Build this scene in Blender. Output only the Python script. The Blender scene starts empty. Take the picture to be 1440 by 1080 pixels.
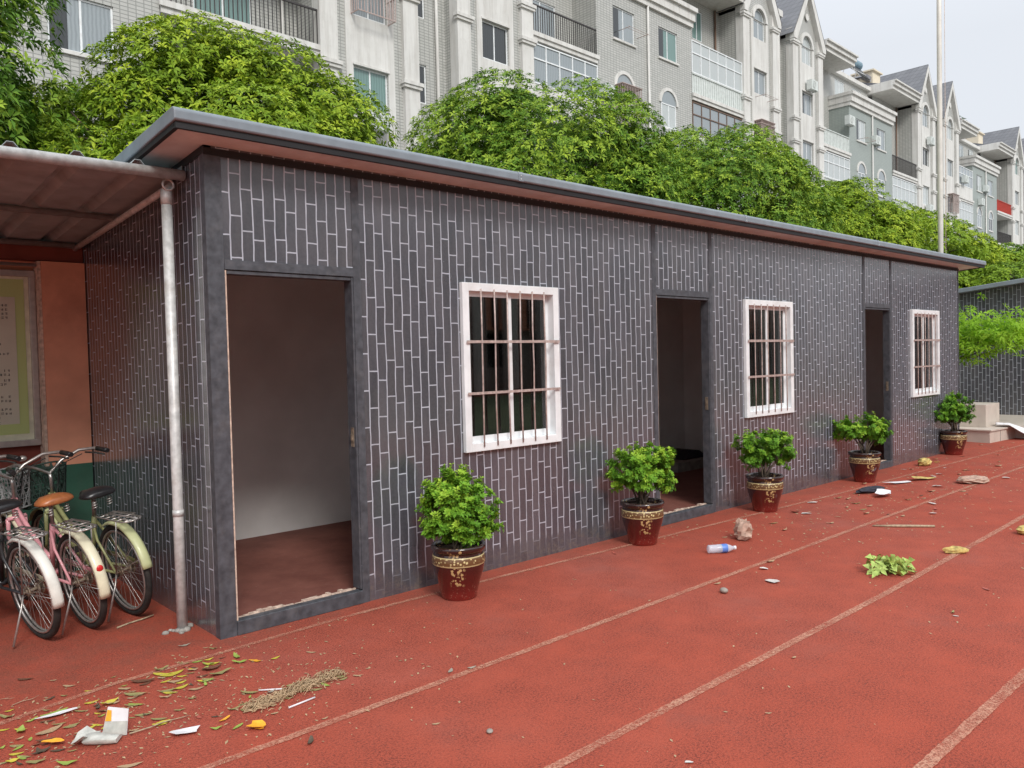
import bpy, math, random
import numpy as np
from mathutils import Matrix, Vector

random.seed(7)
sc = bpy.context.scene
R_ = math.radians
# ------------------------------------------------------------------ camera
cam_d = bpy.data.cameras.new("Camera")
cam = bpy.data.objects.new("Camera", cam_d)
sc.collection.objects.link(cam)
sc.camera = cam
cam_d.sensor_width = 36.0
cam_d.lens = 28.25
cam_d.clip_start = 0.05
cam_d.clip_end = 2000
CM = Matrix(((0.73685, 0.03856, -0.67495), (-0.67563, 0.00599, -0.73722), (-0.02438, 0.99924, 0.03046)))
q = CM.to_quaternion(); q.normalize()
cam.rotation_mode = 'QUATERNION'
cam.rotation_quaternion = q
cam.location = (-1.749, -4.329, 1.5)
sc.render.resolution_x = 1024
sc.render.resolution_y = 768

# ------------------------------------------------------------------ sky, sun, exposure
SUN_EL, SUN_AZ = 41.0, 202.0          # azimuth clockwise from +Y
world = bpy.data.worlds.new("World"); sc.world = world
world.use_nodes = True
wn = world.node_tree; wn.nodes.clear()
wo = wn.nodes.new("ShaderNodeOutputWorld")
wb = wn.nodes.new("ShaderNodeBackground")
sky = wn.nodes.new("ShaderNodeTexSky")
sky.sky_type = 'NISHITA'; sky.sun_disc = False
sky.sun_elevation = R_(SUN_EL); sky.sun_rotation = R_(SUN_AZ)
sky.dust_density = 5.0; sky.air_density = 1.0
mixn = wn.nodes.new("ShaderNodeMix"); mixn.data_type = 'RGBA'
mixn.inputs[0].default_value = 0.9
wn.links.new(sky.outputs[0], mixn.inputs[6])
# even overcast cloud layer: a little brighter overhead
geo = wn.nodes.new("ShaderNodeTexCoord")
sep = wn.nodes.new("ShaderNodeSeparateXYZ")
wn.links.new(geo.outputs['Generated'], sep.inputs[0])
rmp = wn.nodes.new("ShaderNodeMapRange")
rmp.inputs[1].default_value = 0.32; rmp.inputs[2].default_value = 0.95
rmp.inputs[3].default_value = 0.0; rmp.inputs[4].default_value = 1.0
wn.links.new(sep.outputs[2], rmp.inputs[0])
cmix = wn.nodes.new("ShaderNodeMix"); cmix.data_type = 'RGBA'
cmix.inputs[6].default_value = (5.95, 6.2, 6.6, 1)
cmix.inputs[7].default_value = (10.3, 10.8, 11.6, 1)
wn.links.new(rmp.outputs[0], cmix.inputs[0])
wn.links.new(cmix.outputs[2], mixn.inputs[7])
wn.links.new(mixn.outputs[2], wb.inputs[0])
wb.inputs[1].default_value = 0.11
wn.links.new(wb.outputs[0], wo.inputs[0])

sun_d = bpy.data.lights.new("Sun", 'SUN'); sun = bpy.data.objects.new("Sun", sun_d)
sc.collection.objects.link(sun)
sun_d.energy = 1.75; sun_d.angle = R_(17); sun_d.color = (1.0, 0.97, 0.92)
az = R_(SUN_AZ); el = R_(SUN_EL)
sdir = Vector((math.sin(az) * math.cos(el), math.cos(az) * math.cos(el), math.sin(el)))
sun.rotation_mode = 'QUATERNION'
sun.rotation_quaternion = sdir.to_track_quat('Z', 'Y')
sun.location = (0, -10, 20)
sc.view_settings.view_transform = 'Standard'
sc.view_settings.look = 'None'
sc.view_settings.exposure = 0.38
sc.view_settings.gamma = 1.0

# ------------------------------------------------------------------ helpers
COL = sc.collection

class MB:
    """collects boxes, tubes and lathes; build() links them as ONE mesh object"""
    def __init__(s): s.v = []; s.f = []; s.smooth = []
    def add(s, vs, fs, sm=False):
        b = len(s.v); s.v += [tuple(p) for p in vs]
        s.f += [tuple(i + b for i in f) for f in fs]; s.smooth += [sm] * len(fs)
        return s
    def box(s, x0, x1, y0, y1, z0, z1):
        return s.add([(x0,y0,z0),(x1,y0,z0),(x1,y1,z0),(x0,y1,z0),(x0,y0,z1),(x1,y0,z1),(x1,y1,z1),(x0,y1,z1)],
                     [(0,3,2,1),(4,5,6,7),(0,1,5,4),(1,2,6,5),(2,3,7,6),(3,0,4,7)])
    def quad(s, a, b, c, d): return s.add([a, b, c, d], [(0,1,2,3)])
    def prism(s, poly, y0, y1):
        """poly in (x,z), extruded along y"""
        n = len(poly)
        vs = [(x, y0, z) for x, z in poly] + [(x, y1, z) for x, z in poly]
        fs = [tuple(range(n)), tuple(range(2*n-1, n-1, -1))]
        fs += [(i, i+n, (i+1) % n + n, (i+1) % n) for i in range(n)]
        return s.add(vs, fs)
    def prismx(s, poly, x0, x1):
        """poly in (y,z), extruded along x"""
        n = len(poly)
        vs = [(x0, y, z) for y, z in poly] + [(x1, y, z) for y, z in poly]
        fs = [tuple(range(n-1, -1, -1)), tuple(range(n, 2*n))]
        fs += [(i, (i+1) % n, (i+1) % n + n, i+n) for i in range(n)]
        return s.add(vs, fs)
    def tube(s, pts, r, n=8, cap=True, closed=False):
        pts = [Vector(p) for p in pts]
        rs = r if isinstance(r, (list, tuple)) else [r] * len(pts)
        m = len(pts); vs = []
        prev = None
        for i, p in enumerate(pts):
            if closed: t = (pts[(i+1) % m] - pts[i-1])
            elif i == 0: t = pts[1] - pts[0]
            elif i == m-1: t = pts[-1] - pts[-2]
            else: t = (pts[i+1] - pts[i]).normalized() + (pts[i] - pts[i-1]).normalized()
            if t.length < 1e-9: t = Vector((0, 0, 1))
            t.normalize()
            if prev is None:
                a = Vector((0, 0, 1)) if abs(t.z) < 0.9 else Vector((1, 0, 0))
                u = t.cross(a).normalized()
            else:
                u = prev - t * prev.dot(t)
                if u.length < 1e-6: u = t.orthogonal()
                u.normalize()
            prev = u; w = t.cross(u)
            for k in range(n):
                c = 2 * math.pi * k / n
                vs.append(p + (u * math.cos(c) + w * math.sin(c)) * rs[i])
        fs = []
        for i in range(m if closed else m-1):
            j = (i+1) % m
            for k in range(n):
                fs.append((i*n+k, i*n+(k+1) % n, j*n+(k+1) % n, j*n+k))
        s.add(vs, fs, True)
        if cap and not closed:
            b = len(s.v) - len(vs)
            s.f.append(tuple(b+k for k in range(n-1, -1, -1))); s.smooth.append(False)
            s.f.append(tuple(b+(m-1)*n+k for k in range(n))); s.smooth.append(False)
        return s
    def lathe(s, prof, n=32, c=(0,0,0), sm=True):
        vs = []; fs = []
        for r, z in prof:
            for k in range(n):
                a = 2*math.pi*k/n
                vs.append((c[0]+r*math.cos(a), c[1]+r*math.sin(a), c[2]+z))
        for i in range(len(prof)-1):
            for k in range(n):
                fs.append((i*n+k, i*n+(k+1) % n, (i+1)*n+(k+1) % n, (i+1)*n+k))
        return s.add(vs, fs, sm)
    def ball(s, c, rx, ry, rz, n=12, m=8):
        vs = []; fs = []
        for i in range(m+1):
            t = math.pi*i/m
            for k in range(n):
                a = 2*math.pi*k/n
                vs.append((c[0]+rx*math.sin(t)*math.cos(a), c[1]+ry*math.sin(t)*math.sin(a), c[2]-rz*math.cos(t)))
        for i in range(m):
            for k in range(n):
                fs.append((i*n+k, i*n+(k+1) % n, (i+1)*n+(k+1) % n, (i+1)*n+k))
        return s.add(vs, fs, True)
    def xf(s, M, start=0):
        for i in range(start, len(s.v)): s.v[i] = tuple(M @ Vector(s.v[i]))
        return s
    def mesh(s, name, mat):
        me = bpy.data.meshes.new(name)
        me.from_pydata(s.v, [], s.f)
        me.materials.append(mat)
        me.polygons.foreach_set('use_smooth', s.smooth)
        me.update()
        return me
    def build(s, name, mat, parent=None, loc=None, bevel=0):
        o = bpy.data.objects.new(name, s.mesh(name, mat))
        COL.objects.link(o)
        if parent: o.parent = parent
        if loc: o.location = loc
        if bevel:
            b = o.modifiers.new('bevel', 'BEVEL'); b.width = bevel; b.segments = 2; b.limit_method = 'ANGLE'
        return o

def link_mesh(name, me, parent=None, loc=None):
    o = bpy.data.objects.new(name, me); COL.objects.link(o)
    if parent: o.parent = parent
    if loc: o.location = loc
    return o

def tag(o, label=None, cat=None, group=None, kind=None):
    if label: o['label'] = label
    if cat: o['category'] = cat
    if group: o['group'] = group
    if kind: o['kind'] = kind
    return o

def thing(name, label, cat, loc=(0,0,0), rz=0, group=None):
    o = bpy.data.objects.new(name, None); COL.objects.link(o)
    o.empty_display_size = 0.2
    o.location = loc; o.rotation_euler = (0, 0, rz)
    return tag(o, label, cat, group)

def holes_wall(mb, x0, x1, z0, z1, y, holes, rev, ptf=lambda x, y, z: (x, y, z), back=None):
    """wall sheet in the xz plane at y with openings (x0,x1,z0,z1) and reveals going to y+rev; back = y of inner face"""
    xs = sorted({x0, x1} | {h[i] for h in holes for i in (0, 1)})
    zs = sorted({z0, z1} | {h[i] for h in holes for i in (2, 3)})
    xs = [x for x in xs if x0 <= x <= x1]; zs = [z for z in zs if z0 <= z <= z1]
    for i in range(len(xs)-1):
        # merge vertical runs
        run = None
        for j in range(len(zs)-1):
            cx, cz = (xs[i]+xs[i+1])/2, (zs[j]+zs[j+1])/2
            inside = any(h[0] < cx < h[1] and h[2] < cz < h[3] for h in holes)
            if not inside:
                if run is None: run = zs[j]
            if (inside or j == len(zs)-2) and run is not None:
                top = zs[j] if inside else zs[j+1]
                mb.quad(ptf(xs[i], y, run), ptf(xs[i+1], y, run), ptf(xs[i+1], y, top), ptf(xs[i], y, top))
                if back is not None:
                    mb.quad(ptf(xs[i+1], back, run), ptf(xs[i], back, run), ptf(xs[i], back, top), ptf(xs[i+1], back, top))
                run = None
    for a, b, c, d in holes:
        y2 = y + rev
        mb.quad(ptf(a, y, c), ptf(a, y, d), ptf(a, y2, d), ptf(a, y2, c))
        mb.quad(ptf(b, y, d), ptf(b, y, c), ptf(b, y2, c), ptf(b, y2, d))
        mb.quad(ptf(a, y, d), ptf(b, y, d), ptf(b, y2, d), ptf(a, y2, d))
        mb.quad(ptf(b, y, c), ptf(a, y, c), ptf(a, y2, c), ptf(b, y2, c))
    return mb

# ------------------------------------------------------------------ materials
MATS = {}
class NT:
    def __init__(s, name):
        s.m = bpy.data.materials.new(name); s.m.use_nodes = True
        s.t = s.m.node_tree; s.b = s.t.nodes['Principled BSDF']; s.out = s.t.nodes['Material Output']
        MATS[name] = s.m
    def n(s, typ, **kw):
        nd = s.t.nodes.new(typ)
        for k, v in kw.items():
            if k.startswith('i_'): 
                key = k[2:]; nd.inputs[int(key) if key.isdigit() else key].default_value = v
            else: setattr(nd, k, v)
        return nd
    def l(s, a, b): s.t.links.new(a, b)
    def math(s, op, a, b=None, c=None, clamp=False):
        nd = s.n('ShaderNodeMath', operation=op); nd.use_clamp = clamp
        for i, v in enumerate((a, b, c)):
            if v is None: continue
            if isinstance(v, (int, float)): nd.inputs[i].default_value = v
            else: s.l(v, nd.inputs[i])
        return nd.outputs[0]
    def mix(s, f, a, b, blend='MIX'):
        nd = s.n('ShaderNodeMix', data_type='RGBA', blend_type=blend)
        for i, v in ((0, f), (6, a), (7, b)):
            if isinstance(v, (int, float)): nd.inputs[i].default_value = v
            elif isinstance(v, tuple): nd.inputs[i].default_value = v if len(v) == 4 else v + (1,)
            else: s.l(v, nd.inputs[i])
        return nd.outputs[2]
    def obj(s): return s.n('ShaderNodeTexCoord').outputs['Object']
    def noise(s, vec, scale, detail=3, rough=0.5, out=0):
        nd = s.n('ShaderNodeTexNoise'); nd.inputs['Scale'].default_value = scale
        nd.inputs['Detail'].default_value = detail; nd.inputs['Roughness'].default_value = rough
        if vec is not None: s.l(vec, nd.inputs['Vector'])
        return nd.outputs[out]
    def ramp(s, f, stops, interp='LINEAR'):
        nd = s.n('ShaderNodeValToRGB'); cr = nd.color_ramp; cr.interpolation = interp
        while len(cr.elements) > len(stops): cr.elements.remove(cr.elements[-1])
        while len(cr.elements) < len(stops): cr.elements.new(0.5)
        for e, (p, c) in zip(cr.elements, stops):
            e.position = p; e.color = c + (1,) if isinstance(c, tuple) else (c, c, c, 1)
        s.l(f, nd.inputs[0]); return nd.outputs[0]
    def bump(s, h, strength=0.3, dist=0.01):
        nd = s.n('ShaderNodeBump'); nd.inputs['Strength'].default_value = strength
        nd.inputs['Distance'].default_value = dist; s.l(h, nd.inputs['Height'])
        s.l(nd.outputs[0], s.b.inputs['Normal'])

def simple(name, col, rough=0.6, metal=0.0, var=0.12, scale=12, dirt=None, dirt_amt=0.5, bump=0.0, spec=0.5, coat=0):
    t = NT(name); o = t.obj()
    n1 = t.noise(o, scale, 4)
    dark = tuple(c*(1-var*1.6) for c in col); lite = tuple(min(1, c*(1+var)) for c in col)
    c = t.ramp(n1, [(0.3, dark), (0.7, lite)])
    if dirt:
        n2 = t.noise(o, scale*0.37, 6, 0.7)
        f = t.ramp(n2, [(0.5, 0.0), (0.72, dirt_amt)])
        c = t.mix(f, c, dirt)
    t.l(c, t.b.inputs['Base Color'])
    t.b.inputs['Roughness'].default_value = rough
    t.b.inputs['Metallic'].default_value = metal
    t.b.inputs['Specular IOR Level'].default_value = spec
    if coat: t.b.inputs['Coat Weight'].default_value = coat
    if bump: t.bump(n1, bump, 0.01)
    return t.m

def panel_mat(name, axis, gap=(0.50, 0.53, 0.61), body=(0.074, 0.073, 0.086)):
    """printed panel: tall narrow bricks in staggered columns; axis = coordinate that runs along the wall"""
    t = NT(name); o = t.obj()
    sp = t.n('ShaderNodeSeparateXYZ'); t.l(o, sp.inputs[0])
    u0 = sp.outputs[axis]; v0 = sp.outputs[2]
    wob = t.noise(o, 5.0, 2); wob2 = t.noise(o, 21.0, 1)
    u = t.math('ADD', u0, t.math('MULTIPLY', t.math('SUBTRACT', wob, 0.5), 0.016))
    v = t.math('ADD', v0, t.math('MULTIPLY', t.math('SUBTRACT', wob2, 0.5), 0.006))
    W, Lb = 0.0665, 0.232
    uc = t.math('DIVIDE', u, W)
    col = t.math('FLOOR', uc); fu = t.math('SUBTRACT', uc, col)
    wn_ = t.n('ShaderNodeTexWhiteNoise', noise_dimensions='1D'); t.l(col, wn_.inputs['W'])
    off = t.math('ADD', t.math('MULTIPLY', col, 0.37), t.math('MULTIPLY', wn_.outputs[0], 0.22))
    vc = t.math('ADD', t.math('DIVIDE', v, Lb), off)
    row = t.math('FLOOR', vc); fv = t.math('SUBTRACT', vc, row)
    du = t.math('MULTIPLY', t.math('MINIMUM', fu, t.math('SUBTRACT', 1.0, fu)), W)
    dv = t.math('MULTIPLY', t.math('MINIMUM', fv, t.math('SUBTRACT', 1.0, fv)), Lb)
    d = t.math('MINIMUM', du, dv)
    line = t.math('SUBTRACT', 1.0, t.math('MULTIPLY', t.math('SUBTRACT', d, 0.0031), 800.0), clamp=True)
    cmb = t.n('ShaderNodeCombineXYZ'); t.l(col, cmb.inputs[0]); t.l(row, cmb.inputs[1])
    wn2 = t.n('ShaderNodeTexWhiteNoise', noise_dimensions='2D'); t.l(cmb.outputs[0], wn2.inputs['Vector'])
    lo = tuple(c*0.72 for c in body); hi = tuple(c*1.35 for c in body)
    bc = t.ramp(wn2.outputs[0], [(0.0, lo), (0.5, body), (1.0, hi)])
    mot = t.noise(o, 55, 4, 0.7)
    bc = t.mix(0.35, bc, t.ramp(mot, [(0.3, (0.026, 0.029, 0.036)), (0.7, (0.085, 0.095, 0.115))]))
    # grime streaks low on the panel
    lowm = t.ramp(v0, [(0.0, 1.0), (0.13, 0.75), (0.16, 0.0)])
    big = t.noise(o, 1.3, 5, 0.65)
    stm = t.n('ShaderNodeMapping'); stm.inputs['Scale'].default_value = (1.6, 1.6, 0.35); t.l(o, stm.inputs['Vector']); stv = stm.outputs[0]
    lf = t.math('MULTIPLY', line, t.math('SUBTRACT', 1.0, lowm), clamp=True)
    lf = t.math('MULTIPLY', lf, t.ramp(t.noise(o, 9, 3), [(0.3, 0.72), (0.6, 1.0)]))
    c = t.mix(lf, bc, gap)
    dust = t.math('MULTIPLY', t.ramp(t.noise(stv, 2.4, 6, 0.7), [(0.42, 0.0), (0.75, 0.30)]), 1.0)
    c = t.mix(dust, c, (0.22, 0.20, 0.20))
    gr = t.math('MULTIPLY', t.ramp(v0, [(0.0, 1.0), (0.22, 0.0)]), t.ramp(t.noise(o, 14, 5, 0.8), [(0.48, 0.0), (0.62, 0.8)]))
    c = t.mix(gr, c, (0.16, 0.14, 0.12))
    t.l(c, t.b.inputs['Base Color'])
    t.l(t.ramp(big, [(0.3, 0.17), (0.75, 0.30)]), t.b.inputs['Roughness'])
    t.b.inputs['Specular IOR Level'].default_value = 0.85
    t.b.inputs['Coat Weight'].default_value = 0.5; t.b.inputs['Coat Roughness'].default_value = 0.20
    wv = t.noise(o, 1.8, 1)
    t.bump(wv, 0.22, 0.02)
    return t.m

panel_mat('panel_x', 0); panel_mat('panel_y', 1)
simple('steel_dark', (0.080, 0.086, 0.100), 0.5, 0.1, 0.25, 20, (0.16, 0.15, 0.15), 0.35, 0.1)
simple('fascia', (0.215, 0.255, 0.29), 0.42, 0.0, 0.10, 8, (0.2, 0.2, 0.2), 0.3)
simple('black', (0.012, 0.012, 0.014), 0.6)
simple('soffit', (0.70, 0.78, 0.79), 0.55, 0, 0.08, 6, (0.36, 0.26, 0.24), 0.4)
simple('inner_wall', (0.86, 0.86, 0.85), 0.6, 0, 0.05, 3)
simple('sill_red', (0.20, 0.05, 0.035), 0.9, 0, 0.3, 18, (0.35, 0.25, 0.2), 0.6)
simple('raw_edge', (0.62, 0.47, 0.38), 0.8, 0, 0.25, 30)
simple('white_frame', (0.79, 0.82, 0.835), 0.45, 0, 0.06, 10, (0.45, 0.36, 0.32), 0.25)
simple('bar_metal', (0.50, 0.40, 0.37), 0.45, 0.2, 0.2, 40, (0.30, 0.17, 0.12), 0.6)
simple('galv', (0.62, 0.63, 0.62), 0.42, 0.15, 0.15, 25, (0.32, 0.27, 0.22), 0.5)
simple('concrete', (0.36, 0.34, 0.31), 0.9, 0, 0.2, 14, (0.2, 0.18, 0.16), 0.5, 0.4)
simple('tile_cream', (0.60, 0.53, 0.46), 0.4, 0, 0.05, 6, (0.35, 0.28, 0.22), 0.35)
simple('orange_wall', (0.74, 0.33, 0.21), 0.75, 0, 0.08, 5, (0.35, 0.12, 0.08), 0.4)
simple('darkred_wall', (0.20, 0.045, 0.03), 0.8, 0, 0.15, 5)
simple('green_wall', (0.025, 0.10, 0.065), 0.6, 0, 0.12, 6, (0.08, 0.12, 0.09), 0.4)
simple('awning_sheet', (0.34, 0.38, 0.40), 0.6, 0.0, 0.15, 7, (0.22, 0.20, 0.19), 0.5)
simple('alu', (0.45, 0.40, 0.38), 0.4, 0.5, 0.1, 20)
simple('chrome', (0.52, 0.50, 0.48), 0.36, 0.75, 0.15, 40, (0.25, 0.17, 0.11), 0.4)
simple('rubber', (0.022, 0.021, 0.020), 0.75, 0, 0.3, 40, (0.09, 0.075, 0.06), 0.35)
simple('rusty', (0.30, 0.24, 0.18), 0.6, 0.4, 0.3, 40, (0.16, 0.08, 0.04), 0.6)
simple('cream_paint', (0.72, 0.68, 0.50), 0.35, 0, 0.08, 14, (0.35, 0.28, 0.16), 0.35, coat=0.3)
simple('white_paint', (0.74, 0.74, 0.68), 0.35, 0, 0.08, 14, (0.35, 0.30, 0.22), 0.35, coat=0.3)
simple('pale_green_paint', (0.52, 0.55, 0.30), 0.4, 0, 0.08, 14, (0.25, 0.22, 0.12), 0.4, coat=0.2)
simple('olive_paint', (0.28, 0.29, 0.13), 0.45, 0, 0.15, 20, (0.14, 0.11, 0.06), 0.4)
simple('pink_paint', (0.78, 0.36, 0.40), 0.35, 0, 0.08, 14, (0.4, 0.2, 0.2), 0.3, coat=0.3)
simple('black_paint', (0.025, 0.026, 0.03), 0.35, 0, 0.2, 14, (0.1, 0.09, 0.08), 0.3, coat=0.3)
simple('basket_green', (0.025, 0.05, 0.04), 0.6, 0.0, 0.2, 30)
simple('basket_grey', (0.24, 0.25, 0.25), 0.6, 0.0, 0.2, 30)
simple('brown_leather', (0.38, 0.13, 0.045), 0.35, 0, 0.15, 20, (0.15, 0.06, 0.03), 0.4, 0.1)
simple('black_leather', (0.02, 0.02, 0.022), 0.3, 0, 0.2, 20, None, 0, 0.1)
simple('red_plastic', (0.65, 0.03, 0.03), 0.25)
t = NT('white_bldg'); o = t.obj()
mp = t.n('ShaderNodeMapping'); mp.inputs['Scale'].default_value = (2.2, 2.2, 0.16); t.l(o, mp.inputs['Vector'])
c = t.ramp(t.noise(o, 0.8, 5, 0.7), [(0.3, (0.61, 0.605, 0.58)), (0.7, (0.70, 0.695, 0.67))])
c = t.mix(t.ramp(t.noise(mp.outputs[0], 2.0, 6, 0.7), [(0.46, 0.0), (0.70, 0.62)]), c, (0.42, 0.40, 0.37))
c = t.mix(t.ramp(t.noise(o, 5.0, 6, 0.8), [(0.55, 0.0), (0.75, 0.35)]), c, (0.38, 0.35, 0.31))
t.l(c, t.b.inputs['Base Color']); t.b.inputs['Roughness'].default_value = 0.75
simple('cream_bldg', (0.72, 0.64, 0.50), 0.8, 0, 0.06, 1.0)
simple('slate', (0.20, 0.20, 0.215), 0.7, 0, 0.2, 3)
simple('dark_room', (0.05, 0.052, 0.055), 0.8)
simple('rail_dark', (0.05, 0.045, 0.045), 0.6)
simple('rail_white', (0.62, 0.66, 0.64), 0.5, 0, 0.08, 5)
simple('bronze_frame', (0.16, 0.10, 0.07), 0.5)
simple('red_banner', (0.50, 0.07, 0.05), 0.7)
simple('heater_blue', (0.22, 0.36, 0.44), 0.35, 0.3)
simple('bark', (0.10, 0.075, 0.055), 0.9, 0, 0.3, 12, None, 0, 0.8)
simple('soil', (0.11, 0.07, 0.045), 0.95, 0, 0.3, 60, None, 0, 0.6)
simple('paper_white', (0.75, 0.74, 0.76), 0.7, 0, 0.05, 30)
simple('paper_grey', (0.50, 0.50, 0.46), 0.6, 0, 0.15, 30)
simple('cardboard', (0.46, 0.31, 0.24), 0.85, 0, 0.2, 30)
simple('orange_wrap', (0.85, 0.40, 0.03), 0.45, 0, 0.1, 30)
simple('dark_cloth', (0.03, 0.03, 0.045), 0.8, 0, 0.3, 30)
simple('stick', (0.42, 0.33, 0.22), 0.85, 0, 0.25, 60)
simple('pebble', (0.33, 0.29, 0.25), 0.9, 0, 0.25, 60)
simple('flag_white', (0.72, 0.68, 0.62), 0.45, 0.1, 0.08, 4, (0.5, 0.42, 0.36), 0.3)
simple('poster_cream', (0.72, 0.72, 0.55), 0.35)
simple('poster_panel', (0.60, 0.58, 0.47), 0.35, 0, 0.03, 8)
simple('ink', (0.05, 0.05, 0.05), 0.6)
simple('blue_label', (0.10, 0.22, 0.62), 0.4)
simple('ochre_stuff', (0.55, 0.42, 0.14), 0.8, 0, 0.3, 30)

# seaweed-green to yellow poster print
t = NT('poster_print'); o = t.obj(); sp = t.n('ShaderNodeSeparateXYZ'); t.l(o, sp.inputs[0])
nz = t.math('ADD', sp.outputs[2], t.math('MULTIPLY', t.noise(o, 3.5, 3), 0.35))
t.l(t.ramp(t.math('SUBTRACT', nz, 1.1), [(0.0, (0.50, 0.60, 0.24)), (0.25, (0.62, 0.64, 0.24)), (0.5, (0.50, 0.62, 0.32)), (0.85, (0.22, 0.38, 0.12)), (1.0, (0.22, 0.38, 0.12))]), t.b.inputs['Base Color'])
t.b.inputs['Roughness'].default_value = 0.35

# red running-track rubber
t = NT('track'); o = t.obj()
big = t.noise(o, 0.55, 5, 0.6); mid = t.noise(o, 3.2, 5, 0.7); fine = t.noise(o, 95, 3, 0.8); gr = t.n('ShaderNodeTexVoronoi'); gr.inputs['Scale'].default_value = 230; t.l(o, gr.inputs['Vector'])
c = t.ramp(big, [(0.30, (0.42, 0.072, 0.037)), (0.55, (0.43, 0.088, 0.052)), (0.75, (0.40, 0.108, 0.078))])
c = t.mix(t.ramp(mid, [(0.35, 0.0), (0.75, 0.55)]), c, (0.34, 0.072, 0.044))
spk = t.math('MULTIPLY', t.ramp(fine, [(0.47, 0.0), (0.60, 1.0)]), t.ramp(mid, [(0.35, 0.25), (0.65, 0.9)]))
c = t.mix(spk, c, (0.13, 0.030, 0.022))
lt = t.ramp(t.noise(o, 160, 2, 0.8), [(0.62, 0.0), (0.72, 0.55)])
c = t.mix(lt, c, (0.58, 0.26, 0.18))
drk = t.ramp(t.noise(o, 60, 2, 0.9), [(0.66, 0.0), (0.70, 0.8)])
c = t.mix(drk, c, (0.07, 0.03, 0.028))
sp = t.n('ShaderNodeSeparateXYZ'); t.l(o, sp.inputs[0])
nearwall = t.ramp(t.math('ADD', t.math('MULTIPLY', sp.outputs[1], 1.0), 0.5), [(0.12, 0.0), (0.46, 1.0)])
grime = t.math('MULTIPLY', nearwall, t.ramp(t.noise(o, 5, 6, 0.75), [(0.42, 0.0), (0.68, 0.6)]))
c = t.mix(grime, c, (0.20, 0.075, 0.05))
stain = t.ramp(t.noise(o, 1.1, 6, 0.75), [(0.56, 0.0), (0.70, 0.42)])
c = t.mix(stain, c, (0.25, 0.075, 0.055))
scuff = t.ramp(t.noise(o, 7.5, 5, 0.85), [(0.62, 0.0), (0.74, 0.35)])
c = t.mix(scuff, c, (0.52, 0.20, 0.135))
t.l(c, t.b.inputs['Base Color']); t.b.inputs['Roughness'].default_value = 0.85
t.b.inputs['Specular IOR Level'].default_value = 0.3
t.bump(t.math('ADD', gr.outputs['Distance'], t.math('MULTIPLY', fine, 1.2)), 0.55, 0.006)

# worn lane paint
t = NT('lane_paint'); o = t.obj()
w1 = t.noise(o, 60, 4, 0.8); w2 = t.noise(o, 4, 4, 0.6)
f = t.math('ADD', t.ramp(w1, [(0.38, 0.05), (0.60, 0.85)]), t.ramp(w2, [(0.35, 0.0), (0.7, 0.5)]), clamp=True)
c = t.mix(f, (0.66, 0.38, 0.26), (0.50, 0.20, 0.13))
t.l(c, t.b.inputs['Base Color']); t.b.inputs['Roughness'].default_value = 0.8
tr_ = t.n('ShaderNodeBsdfTransparent'); mx = t.n('ShaderNodeMixShader')      # flaked away paint shows the rubber below
gone = t.math('ADD', t.ramp(t.noise(o, 85, 3, 0.85), [(0.42, 0.12), (0.58, 0.68)]), t.ramp(t.noise(o, 2.3, 5, 0.75), [(0.45, 0.0), (0.75, 0.5)]), clamp=True)
t.l(gone, mx.inputs[0]); t.l(t.b.outputs[0], mx.inputs[1]); t.l(tr_.outputs[0], mx.inputs[2]); t.l(mx.outputs[0], t.out.inputs[0])

# dusty red floor inside
t = NT('room_floor'); o = t.obj()
c = t.ramp(t.noise(o, 3, 6, 0.7), [(0.3, (0.15, 0.048, 0.036)), (0.7, (0.26, 0.10, 0.075))])
c = t.mix(t.ramp(t.noise(o, 26, 5, 0.8), [(0.6, 0.0), (0.72, 0.35)]), c, (0.40, 0.32, 0.28))
t.l(c, t.b.inputs['Base Color']); t.b.inputs['Roughness'].default_value = 0.75

# facade tile
def tile_mat(name, c1, c2, mortar, bw=0.2, bh=0.1):
    t = NT(name); o = t.obj(); sp = t.n('ShaderNodeSeparateXYZ'); t.l(o, sp.inputs[0])
    cb = t.n('ShaderNodeCombineXYZ'); t.l(t.math('ADD', sp.outputs[0], sp.outputs[1]), cb.inputs[0]); t.l(sp.outputs[2], cb.inputs[1])
    b = t.n('ShaderNodeTexBrick'); t.l(cb.outputs[0], b.inputs['Vector'])
    b.offset = 0.0; b.inputs['Scale'].default_value = 1.0
    b.inputs['Brick Width'].default_value = bw; b.inputs['Row Height'].default_value = bh
    b.inputs['Mortar Size'].default_value = 0.014; b.inputs['Mortar Smooth'].default_value = 0.3
    b.inputs['Color1'].default_value = c1 + (1,); b.inputs['Color2'].default_value = c2 + (1,); b.inputs['Mortar'].default_value = mortar + (1,)
    c = t.mix(t.ramp(t.noise(o, 0.5, 5, 0.7), [(0.4, 0.0), (0.8, 0.35)]), b.outputs[0], tuple(x*0.7 for x in c1))
    t.l(c, t.b.inputs['Base Color']); t.b.inputs['Roughness'].default_value = 0.45
    return t.m
tile_mat('tile_grey', (0.50, 0.50, 0.475), (0.43, 0.435, 0.41), (0.25, 0.255, 0.24))
tile_mat('tile_green', (0.33, 0.375, 0.35), (0.30, 0.34, 0.32), (0.26, 0.29, 0.275))
tile_mat('roof_tile', (0.20, 0.205, 0.22), (0.15, 0.155, 0.17), (0.07, 0.07, 0.08), 0.4, 0.3)

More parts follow.
